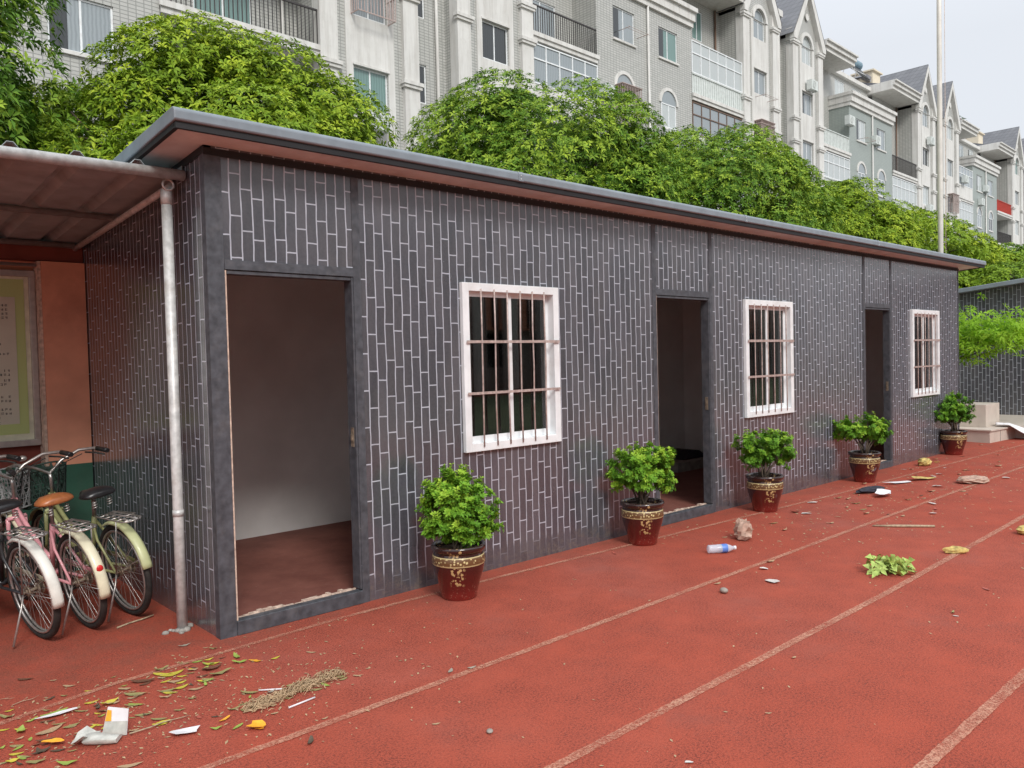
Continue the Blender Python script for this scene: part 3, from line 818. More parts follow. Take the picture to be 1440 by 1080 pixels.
def cage_mesh(w, h):
    mb = MB(); d = 0.42
    n = int(w/0.11)
    for i in range(n+1):
        x = w*i/n; mb.box(x-.012, x+.012, -d, -d+.02, 0, h)
    for j in range(4):
        for x in (0, w): mb.box(x-.012, x+.012, -d*(j)/4-.01, -d*j/4+.01, 0, h)
    for zz in (0, h/2, h-0.03): 
        mb.box(0, w, -d-.005, -d+.03, zz, zz+0.03); mb.box(0, 0.02, -d, 0, zz, zz+.03); mb.box(w-.02, w, -d, 0, zz, zz+.03)
    mb.box(-.04, w+.04, -d-.04, 0, h, h+.03)
    return mb.mesh('window_cage', M['bar_metal'])

def railing_mesh(L, mat, h=1.05, step=0.13, panel=False):
    mb = MB(); n = int(L/step)
    for i in range(n+1): mb.box(L*i/n-.012, L*i/n+.012, -.012, .012, 0.03, h)
    mb.box(0, L, -.03, .03, h, h+.05); mb.box(0, L, -.02, .02, 0.02, 0.05)
    if panel: mb.box(0, L, .02, .03, 0.05, h)
    return mb.mesh('railing', M[mat])

def glazing_mesh(L, H, mat, sill):
    mb = MB(); n = max(3, int(round(L/0.75)))
    for i in range(n+1): mb.box(L*i/n-.025, L*i/n+.025, -.03, .03, sill, H)
    for zz in (sill, H-0.62, H-0.05): mb.box(0, L, -.035, .035, zz, zz+0.05)
    for i in (0, 1):   # return at each end
        x = 0 if i == 0 else L
        mb.box(x-.02, x+.02, 0, 1.0, sill, sill+.05); mb.box(x-.02, x+.02, 0, 1.0, H-.05, H)
    return mb.mesh('balcony_glazing', M[mat])

def balcony(root, x0, x1, z, kind, rnd, y=0.0):
    """z = slab top; kinds: open, white, glass, barglass, brown, mesh"""
    L = x1-x0
    mb = MB(); mb.box(-0.03, L+0.03, -0.06, 1.25, -0.30, 0); mb.box(-0.08, L+0.08, -0.12, -0.061, -0.14, 0.02)
    b = link_mesh('balcony', cached(('slab', round(L,2)), lambda: mb.mesh('balcony', M['white_bldg'])), root, (x0, y, z))
    H = 2.55
    if kind == 'open': link_mesh('railing', cached(('r', round(L,2), 'd'), lambda: railing_mesh(L, 'rail_dark')), b)
    elif kind == 'white': link_mesh('railing', cached(('r', round(L,2), 'w'), lambda: railing_mesh(L, 'rail_white', 0.95, 0.2, True)), b)
    elif kind == 'red': link_mesh('railing', cached(('r', round(L,2), 'red'), lambda: railing_mesh(L, 'red_banner', 1.0, 0.2, True)), b)
    if kind in ('glass', 'barglass', 'brown', 'laundry'):
        fm = {'glass': 'white_frame', 'barglass': 'white_frame', 'brown': 'bronze_frame', 'laundry': 'white_frame'}[kind]
        g = link_mesh('glazing_frame', cached(('g', round(L,2), fm), lambda: glazing_mesh(L, H, fm, 1.0)), b)
        pm = rnd.choice(['pane_pale', 'pane_mid', 'pane_pale'])
        def pn():
            mb = MB(); mb.box(0.02, L-0.02, 0.0, 0.01, 1.05, H-.05); mb.box(0.0, 0.01, 0.02, 1.0, 1.05, H-.05); return mb.mesh('pane', M[pm])
        link_mesh('pane', cached(('gp', round(L,2), pm), pn), b)
        if kind in ('barglass', 'laundry'):
            link_mesh('railing', cached(('r', round(L,2), 'w'), lambda: railing_mesh(L, 'rail_white', 0.95, 0.2, True)), b)
        else:
            def par():
                mb = MB(); mb.box(0, L, -.02, .08, 0.0, 1.0); mb.box(0, .08, .08, 1.2, 0, 1.0); return mb.mesh('parapet', M['white_bldg'])
            link_mesh('parapet', cached(('pp', round(L,2)), par), b)
    return b

SILLS = [0.7, 3.6, 6.55, 9.48, 12.42, 15.25]
SL = [2.32, 5.25, 8.18, 11.1, 14.03]
def block(k, label, greenbay, kinds, seed):
    rnd = random.Random(seed)
    cx, cy = math.cos(AR), math.sin(AR)
    root = thing('apartment_block', label, 'apartment block', (AX+25.1*k*cx, AY+25.1*k*cy, 0), AR, 'terrace of apartment blocks behind the trees')
    TL = M['tile_grey']; WB = M['white_bldg']
    wall = MB()
    G = [(-1.77, 1.95), (3.73, 7.52)]
    def gable(x0, x1):
        c = (x0+x1)/2
        hs = [(c-0.66, c+0.66, s, s+1.36) for s in SILLS] + [(c-0.60, c+0.60, 18.25, 19.25)]
        holes_wall(wall, x0, x1, 0, 19.27, 0, hs, 0.14)
        wall.quad((x0,0,0),(x0,2.0,0),(x0,2.0,19.4),(x0,0,19.4)); wall.quad((x1,2.0,0),(x1,0,0),(x1,0,19.4),(x1,2.0,19.4))
        # gable triangle fanned around the arched head of the top window
        n = 12; r = 0.60; hw = (x1-x0)/2; zb = 19.27
        def outer(p):
            dx, dz = p[0]-c, max(p[1]-zb, 0.0)
            t = 1.0/(abs(dx)/hw + dz/3.2)
            return (c+dx*t, zb+dz*t)
        arc = [(c+math.cos(math.pi*i/n)*r, zb+math.sin(math.pi*i/n)*r) for i in range(n+1)]
        for i in range(n):
            a, b_ = arc[i], arc[i+1]; oa, ob = outer(a), outer(b_)
            wall.quad((a[0],0,a[1]), (oa[0],0,oa[1]), (ob[0],0,ob[1]), (b_[0],0,b_[1]))
            wall.quad((a[0],0,a[1]), (b_[0],0,b_[1]), (b_[0],.14,b_[1]), (a[0],.14,a[1]))
        return c, hs
    cs = [gable(*g) for g in G]
    # stairwell
    sh = [(2.25, 2.85, 10.45+2.93*i, 11.78+2.93*i) for i in range(-2, 3)] + ([(2.25, 2.85, 18.9, 20.3)])
    holes_wall(wall, 1.95, 3.73, 0, 20.8, 0.6, sh, 0.14)
    # recesses
    rd = []
    for (x0, x1) in ((7.52, 11.5), (-6.5, -1.77)):
        c = (x0+x1)/2
        hs = [(c-0.9, c+0.9, z+0.05, z+2.15) for z in SL] + [(c-0.2, c+0.75, 17.6, 19.1)]
        rd.append(hs); holes_wall(wall, x0, x1, 0, 19.6, 1.3, hs, 0.12)
    holes_wall(wall, 11.5, 12.3, 16.9, 19.8, 1.6, [], 0)
    wall.build('wall', TL, root)
    # projecting bay
    bay = MB()
    bh = []
    for s in (0.4, 3.35, 6.3, 9.25): bh += [(12.62,14.13,s,s+1.36),(15.93,17.44,s,s+1.36)]
    bh += [(12.75,13.91,12.0,13.1),(16.05,17.21,12.0,13.1),(12.62,14.13,15.13,16.5),(15.93,17.44,15.13,16.5)]
    holes_wall(bay, 11.5, 18.6, 0, 17.1, 0, bh, 0.14)
    bay.quad((11.5,0,0),(11.5,1.3,0),(11.5,1.3,17.1),(11.5,0,17.1)); bay.quad((18.6,1.3,0),(18.6,0,0),(18.6,0,17.1),(18.6,1.3,17.1))
    bay.build('bay_wall', M['tile_green'] if greenbay else TL, root)
    at = MB(); ah = [(12.9,14.4,18.3,19.5),(15.6,17.1,18.3,19.5)]
    holes_wall(at, 11.7, 18.4, 17.2, 19.75, 1.5, ah, 0.1)
    at.quad((11.7,1.5,17.2),(11.7,3.5,17.2),(11.7,3.5,19.75),(11.7,1.5,19.75)); at.quad((18.4,3.5,17.2),(18.4,1.5,17.2),(18.4,1.5,19.75),(18.4,3.5,19.75))
    at.build('attic_wall', TL, root)
    # white trim: pilasters, spandrels, capitals, cornices, arch mouldings
    tr = MB()
    for (x0, x1) in G:
        c = (x0+x1)/2
        for xa in (x0-0.02, x1-0.60):
            tr.box(xa, xa+0.62, -0.13, 0.3, 0, 19.0)
            for zz in (7.4, 10.55, 13.42, 14.72, 19.0):
                tr.box(xa-0.06, xa+0.68, -0.20, 0.0, zz, zz+0.10); tr.box(xa-0.10, xa+0.72, -0.24, 0.0, zz+0.101, zz+0.22)
            tr.box(xa, xa+0.62, -0.10, 0.3, 19.221, 19.9)
        for xa in (c-0.92, c+0.67): tr.box(xa, xa+0.25, -0.05, -0.001, 5, 19.2)
        for s in SILLS:
            tr.box(c-0.669, c+0.669, -0.045, -0.001, s+1.37, s+2.92) if s < 15 else tr.box(c-0.669, c+0.669, -0.045, -0.001, s+1.37, 18.24)
            tr.box(c-0.70, c+0.70, -0.09, -0.046, s+1.37, s+1.44)
        # arch moulding
        n = 14
        for i in range(n):
            a0, a1 = math.pi*i/n, math.pi*(i+1)/n
            tr.prism([(c+math.cos(a0)*0.62,19.25+math.sin(a0)*0.62),(c+math.cos(a0)*0.82,19.25+math.sin(a0)*0.82),(c+math.cos(a1)*0.82,19.25+math.sin(a1)*0.82),(c+math.cos(a1)*0.62,19.25+math.sin(a1)*0.62)], -0.10, -0.001)
        # rake boards
        hw = (x1-x0)/2+0.12
        for sgn in (-1, 1):
            tr.prism([(c+sgn*hw, 19.55),(c, 22.75),(c, 22.25),(c+sgn*(hw-0.36), 19.25),(c+sgn*hw,19.25)][::sgn], -0.28, -0.002)
        tr.tube([(c,-0.06,20.95),(c,-0.10,20.95)], 0.2, 12)
    # bay cornice (two steps, wrapping the sides)
    for z0, z1, p in ((17.1,17.35,0.12),(17.351,17.75,0.22),(17.751,17.95,0.34)):
        tr.box(11.5-p*0.4, 18.6+p*0.4, -p, 1.3, z0, z1)
    # recess cornices
    for (x0, x1) in ((7.56, 11.9), (-6.9, -1.80)):
        tr.box(x0, x1, -0.25, 1.6, 19.55, 19.80); tr.box(x0, x1, -0.38, 1.6, 19.801, 20.05); tr.box(x0, x1, -0.50, 1.6, 20.051, 20.15)
    tr.box(11.6, 18.5, 1.25, 3.0, 19.75, 20.0)
    tr.box(1.95, 3.73, 0.45, 0.9, 20.6, 20.95)
    tr.box(1.95, 3.73, -0.35, 0.6, 7.9, 8.12)
    # arched mouldings on the bay
    for c in (13.33, 16.63):
        n = 14
        for i in range(n):
            a0, a1 = math.pi*i/n, math.pi*(i+1)/n
            tr.prism([(c+math.cos(a0)*0.60,13.1+math.sin(a0)*0.60),(c+math.cos(a0)*0.74,13.1+math.sin(a0)*0.74),(c+math.cos(a1)*0.74,13.1+math.sin(a1)*0.74),(c+math.cos(a1)*0.60,13.1+math.sin(a1)*0.60)], -0.06, -0.001)
    for (a, b, z0, z1) in bh:
        tr.box(a-0.05, b+0.05, -0.07, -0.001, z0-0.09, z0-0.002)
    tr.build('white_trim', WB, root)
    # arch back-fill so the fan above each arched bay window is glass, not hole: bay arches sit proud
    for (x, w_) in ((12.75, 1.16), (16.05, 1.16)):
        put_window(root, x, 0.02, 12.0, w_, 1.1, rnd, 1, True) 
        mb = MB(); n = 14; c = x+w_/2
        mb.prism([(c+math.cos(math.pi*i/n)*0.6, 13.1+math.sin(math.pi*i/n)*0.6) for i in range(n+1)], -0.012, -0.002)
        mb.build('arch_light', M['pane_mid'], root)
    for (a, b, z0, z1) in bh:
        if abs(z0-12.0) < .01 or z0 < 6: continue
        put_window(root, a, 0.08, z0, b-a, z1-z0, rnd)
    for c, hs in cs:
        for (a, b, z0, z1) in hs[2:]:
            put_window(root, a, 0.08, z0, b-a, z1-z0, rnd, 1, z0 > 18)
    for (a, b, z0, z1) in sh: put_window(root, a, 0.68, z0, b-a, z1-z0, rnd, 0, False, pm='pane_dark' if k == 0 else 'pane_green')
    for j, hs in enumerate(rd):
        for (a, b, z0, z1) in hs[1:]: put_window(root, a, 1.37, z0, b-a, z1-z0, rnd, 1)
    for (a, b, z0, z1) in ah: put_window(root, a, 1.56, z0, b-a, z1-z0, rnd, 1)
    for j, (x0, x1) in enumerate(((7.56, 11.46), (-6.46, -1.81))):
        for i, z in enumerate(SL):
            if i == 0: continue
            balcony(root, x0, x1, z, kinds[j][i], rnd)
    # roof
    rf = MB()
    for (x0, x1) in G:
        c = (x0+x1)/2; hw = (x1-x0)/2+0.2
        for sgn in (-1, 1):
            rf.add([(c,-0.27,22.77),(c+sgn*hw,-0.27,19.5),(c+sgn*hw,5.5,19.5),(c,5.5,22.77)], [(0,1,2,3) if sgn > 0 else (3,2,1,0)])
            rf.add([(c,-0.27,22.85),(c+sgn*(hw+.05),-0.27,19.5),(c+sgn*(hw+.05),5.5,19.5),(c,5.5,22.85)], [(0,1,2,3) if sgn > 0 else (3,2,1,0)])
    rf.prismx([(0.7,20.16),(5.5,21.7),(10.3,20.16)], -6.8, 11.9)
    rf.prismx([(1.3,20.01),(5.5,21.2),(10.3,20.01)], 11.6, 18.45)
    rfo = rf.build('roof', M['roof_tile'], root)
    mb = MB(); mb.box(-4.6,-3.2,2.0,3.4,20.4,21.9); mb.box(-4.75,-3.05,1.85,3.55,21.9,22.0); mb.build('chimney', M['cream_bldg'], rfo)
    mb = MB(); mb.box(9.2,10.3,2.6,3.8,20.4,21.9); mb.box(9.1,10.4,2.5,3.9,21.9,22.0); mb.build('chimney', M['cream_bldg'], rfo)
    bk = MB(); bk.box(-6.5, 18.6, 2.0, 11, 0, 17.1); bk.box(-6.5, 11.6, 2.0, 11, 17.1, 20.1); bk.box(11.65,18.45,3.4,11,17.1,19.95)
    bk.build('rear_wall', M['tile_grey'], root)
    # drainpipes
    mb = MB(); mb.tube([(3.3,0.52,0),(3.3,0.52,20.5)], 0.06, 8); mb.build('drainpipe', WB, root)
    mb = MB(); mb.tube([(15.05,-0.07,0),(15.05,-0.07,17.1)], 0.055, 8); mb.build('drainpipe', WB, root)
    mb = MB(); mb.tube([(-2.3,1.2,0),(-2.3,1.2,19.5)], 0.055, 8); mb.build('drainpipe', M['bronze_frame'] if k > 0 else WB, root)
    return root

K_OPEN = ('open','open','open','open','open')
b0 = block(-1, 'apartment block at the far left behind the leftmost tree', False, [K_OPEN, K_OPEN], 1)
b1 = block(0, 'nearest grey tiled apartment block with dark balcony railings above the middle trees', False, [('open','open','open','glass','open'), ('open','open','open','open','glass')], 2)
b2 = block(1, 'apartment block with two steep white gables and a blue water heater on its roof', True, [('open','open','white','laundry','white'), ('open','open','glass','brown','barglass')], 3)
b3 = block(2, 'third apartment block, standing behind the flagpole', True, [('open','open','glass','laundry','glass'), ('open','open','white','laundry','open')], 4)
b4 = block(3, 'most distant apartment block at the right edge, with a red balcony front', True, [('open','open','white','glass','open'), ('open','open','open','open','red')], 5)
# extras fixed to particular blocks
link_mesh('window_cage', cage_mesh(1.35, 1.9), b1, (12.65, 0, 11.2))
put_ac(b1, 11.55, -0.02, 12.35)
put_ac(b1, 16.2, -0.05, 11.3)
put_ac(b2, 10.6, -0.1, 17.0 - 1.3)
put_ac(b2, 5.3, -0.15, 16.7)
link_mesh('window_cage', cage_mesh(1.5, 1.5), b2, (-0.7, -0.05, 12.1))
put_ac(b3, 0.0, -0.15, 16.9); put_ac(b3, 12.9, -0.02, 13.9); put_ac(b3, 8.2, -0.1, 15.2)
mb = MB()
mb.tube([(0,-0.6,0),(1.5,-0.6,0)], 0.012, 4); mb.tube([(0,-0.45,0),(1.5,-0.45,0)], 0.012, 4); mb.tube([(0.1,0,0),(0.1,-0.62,0)], 0.015, 4); mb.tube([(1.4,0,0),(1.4,-0.62,0)], 0.015, 4)
rk = mb.mesh('drying_rack', M['bar_metal'])
link_mesh('drying_rack', rk, b1, (12.9, 0, 15.5)); link_mesh('drying_rack', rk, b2, (-0.6, -0.05, 15.1)); link_mesh('drying_rack', rk, b2, (12.8, 0, 15.2))
ce = random.Random(12)
cgm = cage_mesh(1.42, 1.42)
for k_, bb_ in ((0, b1), (1, b2), (2, b3), (3, b4)):
    for c_ in (0.09, 5.625):
        for s_ in SILLS[2:5]:
            if ce.random() < 0.45: link_mesh('window_cage', cgm, bb_, (c_-0.71, -0.05, s_-0.03))
            elif ce.random() < 0.35: put_ac(bb_, c_-0.4, -0.13, s_-0.62)
    for a_ in (12.62, 15.93):
        for s_ in (9.25, 15.13):
            if ce.random() < 0.3 and not (k_ == 0): link_mesh('window_cage', cgm, bb_, (a_+0.04, -0.02, s_))
            elif ce.random() < 0.35 and k_ > 0: put_ac(bb_, a_+1.6 if a_ < 15 else a_-0.95, -0.02, s_+0.1)
# solar water heater on the roof of the second block
def on_block(k, u, v, z):
    cx, cy = math.cos(AR), math.sin(AR)
    return (AX+(25.1*k+u)*cx - v*cy, AY+(25.1*k+u)*cy + v*cx, z)
sh_ = thing('water_heater', 'blue cylindrical solar water heater on the flat roof above the green-grey bay', 'water heater', on_block(1, 15.4, 1.9, 20.15), AR)
mb = MB(); mb.tube([(0,0,1.35),(2.3,0.0,1.35)], [0.33,0.33], 18); mb.build('tank', M['heater_blue'], sh_)
mb = MB()
for i in range(12): mb.tube([(0.25+i*0.16,-0.1,1.2),(0.25+i*0.16,-0.9,0.1)], 0.035, 6)
mb.build('tubes', M['pane_dark'], sh_)
for x in (0.2, 2.1):
    mb = MB(); mb.tube([(x,0.3,0),(x,0,1.2)], 0.03, 5); mb.tube([(x,-0.95,0),(x,0.0,1.2)], 0.03, 5); mb.build('stand', M['galv'], sh_)
pav = thing('rooftop_hut', 'small dark-roofed cream hut on the roof beside the water heater', 'hut', on_block(1, 19.2, 2.4, 20.25), AR)
mb = MB(); mb.box(0,2.2,0,1.6,0,0.9); mb.build('wall', M['cream_bldg'], pav)
mb = MB(); mb.prism([(-0.3,0.901),(2.5,0.901),(1.7,1.25),(0.5,1.25)],-0.3,1.9); mb.build('roof', M['slate'], pav)
# plants on a roof further along
rg = thing('rooftop_plants', 'straggly reddish plants growing on the roof behind the flagpole', 'plants', on_block(2, 10.2, 1.0, 20.1), AR)

# ================================================================== school building across the track (seen only as reflections)
sb = thing('school_building', 'long school building across the running track, reflected in the shed windows', 'school building', (20, -24, 0))
mb = MB(); hs = [(-34+i*4.4, -30.6+i*4.4, 1.15, 2.75) for i in range(16)]
holes_wall(mb, -35, 36, 0, 2.9, 0, hs, -0.3); mb.quad((-35,-10,0),(-35,0,0),(-35,0,9),(-35,-10,9)); mb.build('wall', M['concrete'], sb)
mb = MB(); mb.box(-35.2, 36.2, -10, 0.25, 2.9, 4.6); mb.build('orange_band', M['orange_wall'], sb)
mb = MB(); mb.box(-35.0, 36.0, -10, 0.1, 4.6, 8.4); mb.build('upper_storey', M['white_bldg'], sb)
mb = MB()
for i in range(60): mb.box(-34+i*1.15, -33.6+i*1.15, 0.251, 0.30, 3.0, 4.5)
mb.build('slats', M['dark_room'], sb)
for i in range(32):
    mb = MB(); mb.box(-34+i*2.2, -33.3+i*2.2, 0.31, 0.9, 0, 4.55); mb.build('column', M['white_bldg'], sb)
mb = MB()
for i in range(16): mb.box(-34+i*4.4, -31+i*4.4, 0.101, 0.16, 5.4, 7.4)
mb.build('window_row', M['pane_mid'], sb)
mb = MB(); mb.box(-34.8, 35.8, -1.2, -0.35, 0.1, 2.85); mb.build('interior', M['dark_room'], sb)

# ================================================================== foliage
def leaf_cloud(P, D, k, ln, wd, droop, rng, tone, name, mat, spread=0.9):
    """P whorl centres (n,3), D unit directions; k leaves per whorl. Each leaf is a folded pair of triangles."""
    n = len(P); m = n*k
    P = np.repeat(P, k, 0); D = np.repeat(D, k, 0); tone = np.repeat(tone, k, 0)
    a = np.cross(D, np.array([0.3, 0.2, 1.0])); a /= np.linalg.norm(a, axis=1, keepdims=True)+1e-9
    b = np.cross(D, a)
    th = np.tile(np.arange(k)*2*math.pi/k, n) + rng.uniform(-0.5, 0.5, m) + np.repeat(rng.uniform(0, 6, n), k)
    rad = a*np.cos(th)[:, None] + b*np.sin(th)[:, None]
    up = rng.uniform(0.15, spread, m)[:, None]
    dr = rad + D*up; dr /= np.linalg.norm(dr, axis=1, keepdims=True)
    side = np.cross(dr, D); side /= np.linalg.norm(side, axis=1, keepdims=True)+1e-9
    L = (ln*rng.uniform(0.65, 1.15, m))[:, None]; W = (wd*rng.uniform(0.75, 1.15, m))[:, None]
    nrm = np.cross(side, dr)
    base = P + dr*L*0.08 - D*rng.uniform(0, 0.6, m)[:, None]*ln*0.6
    mid = base + dr*L*0.5; tip = base + dr*L - np.array([0, 0, 1.0])*L*droop
    l = mid + side*W*0.5 + nrm*W*0.18; r = mid - side*W*0.5 + nrm*W*0.18
    V = np.stack([base, l, tip, r, mid], 1).reshape(-1, 3)
    i0 = np.arange(m)*5
    F = np.stack([np.stack([i0, i0+1, i0+4], 1), np.stack([i0+1, i0+2, i0+4], 1), np.stack([i0+4, i0+2, i0+3], 1), np.stack([i0, i0+4, i0+3], 1)], 1).reshape(-1, 3)
    me = bpy.data.meshes.new(name)
    me.vertices.add(len(V)); me.vertices.foreach_set('co', V.astype(np.float32).ravel())
    me.loops.add(F.size); me.loops.foreach_set('vertex_index', F.astype(np.int32).ravel())
    me.polygons.add(len(F)); me.polygons.foreach_set('loop_start', (np.arange(len(F))*3).astype(np.int32))
    at = me.attributes.new('tone', 'FLOAT', 'POINT')
    tv = np.clip(np.repeat(tone + rng.uniform(-0.13, 0.13, m), 5), 0, 1)
    at.data.foreach_set('value', tv.astype(np.float32))
    me.materials.append(mat); me.update(calc_edges=True); me.validate()
    return me

def crown_points(rng, n, R, lumps, lump_r, inner=0.14, lower=-0.35):
    """points on the surface of many overlapping lumps that sit on an uneven ellipsoid"""
    R = np.array(R)/1.10
    c = rng.normal(size=(lumps*3, 3)); c /= np.linalg.norm(c, axis=1, keepdims=True)
    c = c[c[:, 2] > lower][:lumps]
    c = c*rng.uniform(0.70, 0.80, (len(c), 1))
    lr = lump_r*rng.uniform(0.7, 1.35, len(c))
    idx = rng.integers(0, len(c), n)
    d = rng.normal(size=(n, 3)); d /= np.linalg.norm(d, axis=1, keepdims=True)
    out = c[idx]/np.linalg.norm(c[idx], axis=1, keepdims=True)
    d = d + out*0.75 + np.array([0, 0, 0.25]); d /= np.linalg.norm(d, axis=1, keepdims=True)
    rr = lr[idx][:, None]*np.where(rng.uniform(size=(n, 1)) < inner, rng.uniform(0.4, 0.9, (n, 1)), rng.uniform(0.93, 1.05, (n, 1)))
    p = (c[idx] + d*rr*(1.0))*R
    dd = d + np.array([0, 0, 0.45]); dd /= np.linalg.norm(dd, axis=1, keepdims=True)
    depth = np.linalg.norm(p/R, axis=1)
    return p, dd, depth

def tree(name, label, x, y, cz, R, n, ln, mat, seed, lumps=60, lump_r=0.26, k=7, tone0=0.45, group='trees behind the long shed', lower=-0.35, cat='tree'):
    rng = np.random.default_rng(seed); rnd = random.Random(seed)
    root = thing(name, label, cat, (x, y, 0), 0, group)
    P, D, dep = crown_points(rng, n, R, lumps, lump_r, lower=lower)
    ni = n//3                                    # leaves that fill the crown's inside
    q = rng.normal(size=(ni, 3)); q /= np.linalg.norm(q, axis=1, keepdims=True)
    q *= (rng.uniform(0.05, 1, (ni, 1))**0.5)*0.86; q[:, 2] = np.where(q[:, 2] < -0.5, -q[:, 2], q[:, 2])
    P = np.concatenate([P, q*np.array(R)]); D = np.concatenate([D, q/np.linalg.norm(q, axis=1, keepdims=True)]); dep = np.concatenate([dep, np.full(ni, 0.6)])
    n = n+ni
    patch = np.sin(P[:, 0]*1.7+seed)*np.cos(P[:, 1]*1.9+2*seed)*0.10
    tone = tone0 + patch + np.where(rng.uniform(size=n) < 0.35, 0.25, 0.0) + (dep-0.9)*0.35 + rng.uniform(-.08, .08, n)  # leaves deeper in the crown get a darker tone, shade put into the colour
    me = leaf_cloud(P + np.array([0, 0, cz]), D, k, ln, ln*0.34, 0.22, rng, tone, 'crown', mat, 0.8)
    link_mesh('crown', me, root)
    mb = MB(); h = cz - R[2]*0.45
    mb.tube([(0,0,0),(0.04,0.02,h*0.5),(0,0,h)], [0.13,0.10,0.085], 10)
    for i in range(16):
        a = i*2.4+rnd.uniform(-.3,.3); e = rnd.uniform(0.05, 1.15)
        q_ = rnd.uniform(0.55, 0.85)
        ex, ey, ez = math.cos(a)*math.cos(e)*R[0]*q_, math.sin(a)*math.cos(e)*R[1]*q_, math.sin(e)*R[2]*q_
        s0 = h*rnd.uniform(0.6, 1.0)
        mb.tube([(0,0,s0),(ex*0.35,ey*0.35,s0+(cz+ez-s0)*0.45),(ex*0.7,ey*0.7,s0+(cz+ez-s0)*0.75),(ex,ey,cz+ez)], [0.055,0.035,0.022,0.008], 6)
        for j in range(3):
            b2 = a+rnd.uniform(-.7,.7); l2 = rnd.uniform(0.3,0.7)
            sx, sy, sz = ex*0.7, ey*0.7, s0+(cz+ez-s0)*0.75
            mb.tube([(sx,sy,sz),(sx+math.cos(b2)*l2*0.6,sy+math.sin(b2)*l2*0.6,sz+l2*0.35),(sx+math.cos(b2)*l2,sy+math.sin(b2)*l2,sz+l2*rnd.uniform(0,.8))],[0.018,0.012,0.005],5)
    mb.build('trunk', M['bark'], root)
    return root

LT, LY = M['leaf_tree'], M['leaf_tree_yellow']
tree('broadleaf_tree', 'shaded green tree rising out of the top left corner above the canopy', -1.95, 5.5, 4.3, (2.7,2.4,2.8), 11500, 0.100, LT, 11, 60, 0.34, tone0=0.36)  # low leaf tone paints this tree's shading into its colour
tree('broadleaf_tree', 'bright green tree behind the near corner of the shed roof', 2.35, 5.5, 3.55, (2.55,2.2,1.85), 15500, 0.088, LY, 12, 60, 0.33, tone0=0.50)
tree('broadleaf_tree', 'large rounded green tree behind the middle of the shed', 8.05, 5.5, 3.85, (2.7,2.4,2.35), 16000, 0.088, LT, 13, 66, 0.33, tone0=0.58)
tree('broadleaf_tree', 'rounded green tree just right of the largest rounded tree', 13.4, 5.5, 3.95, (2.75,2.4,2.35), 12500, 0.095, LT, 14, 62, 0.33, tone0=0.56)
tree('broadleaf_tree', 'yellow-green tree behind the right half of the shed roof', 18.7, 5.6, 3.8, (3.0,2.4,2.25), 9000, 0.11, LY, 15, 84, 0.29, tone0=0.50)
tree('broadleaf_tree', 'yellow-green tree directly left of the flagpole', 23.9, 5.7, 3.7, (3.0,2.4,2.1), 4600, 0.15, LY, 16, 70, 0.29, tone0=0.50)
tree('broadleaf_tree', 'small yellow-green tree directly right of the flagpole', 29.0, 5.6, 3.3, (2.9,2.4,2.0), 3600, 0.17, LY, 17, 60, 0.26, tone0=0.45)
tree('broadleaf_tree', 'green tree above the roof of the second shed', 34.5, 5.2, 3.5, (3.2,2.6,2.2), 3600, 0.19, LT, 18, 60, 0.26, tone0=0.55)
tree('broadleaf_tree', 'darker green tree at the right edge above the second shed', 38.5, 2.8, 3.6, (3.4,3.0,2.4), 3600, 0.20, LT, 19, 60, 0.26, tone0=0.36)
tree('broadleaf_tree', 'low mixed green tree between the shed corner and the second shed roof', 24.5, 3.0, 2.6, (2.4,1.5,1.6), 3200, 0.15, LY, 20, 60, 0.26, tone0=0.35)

# bright young branch in front of the second shed
rng = np.random.default_rng(31)
br = thing('shrub', 'bright lime-green spreading shrub in front of the second shed', 'shrub', (14.1, 1.75, 0))
n = 1300
u = rng.uniform(-1, 1, n); v = rng.normal(0, 0.36, n); w_ = rng.normal(0, 0.42, n)
P = np.stack([v*1.0, -0.75 + u*1.15, 1.70 + w_*0.46*(1.05-0.30*np.abs(u)) - 0.08*u], 1)
D = np.stack([rng.normal(-0.3, .5, n), rng.normal(-0.2, .5, n), rng.uniform(0.5, 1, n)], 1); D /= np.linalg.norm(D, axis=1, keepdims=True)
link_mesh('foliage', leaf_cloud(P, D, 7, 0.11, 0.034, 0.3, rng, rng.uniform(0.3, 0.9, n), 'foliage', M['leaf_bright'], 0.4), br)
n = 80
P = np.stack([rng.normal(0.3, .2, n), rng.normal(-0.25, .22, n), rng.normal(2.22, .10, n)], 1)
D = np.stack([rng.normal(-0.3, .5, n), rng.normal(-0.2, .5, n), rng.uniform(0.5, 1, n)], 1); D /= np.linalg.norm(D, axis=1, keepdims=True)
link_mesh('foliage', leaf_cloud(P, D, 7, 0.15, 0.05, 0.3, rng, rng.uniform(0.0, 0.3, n), 'foliage', M['leaf_tree'], 0.4), br)
mb = MB(); mb.tube([(0,0,0.2),(0.02,-0.05,0.8),(0.0,-0.1,1.35),(0.1,-0.15,2.1)], [0.045,0.04,0.03,0.012], 8)
for i in range(9):
    yy = -0.2-i*0.2; mb.tube([(0,-0.1,1.0+i*0.03),(0.05*(-1)**i,yy*0.6,1.35),(0.15*(-1)**i,yy,1.62)], [0.02,0.013,0.006], 5)
mb.build('stem', M['bark'], br)

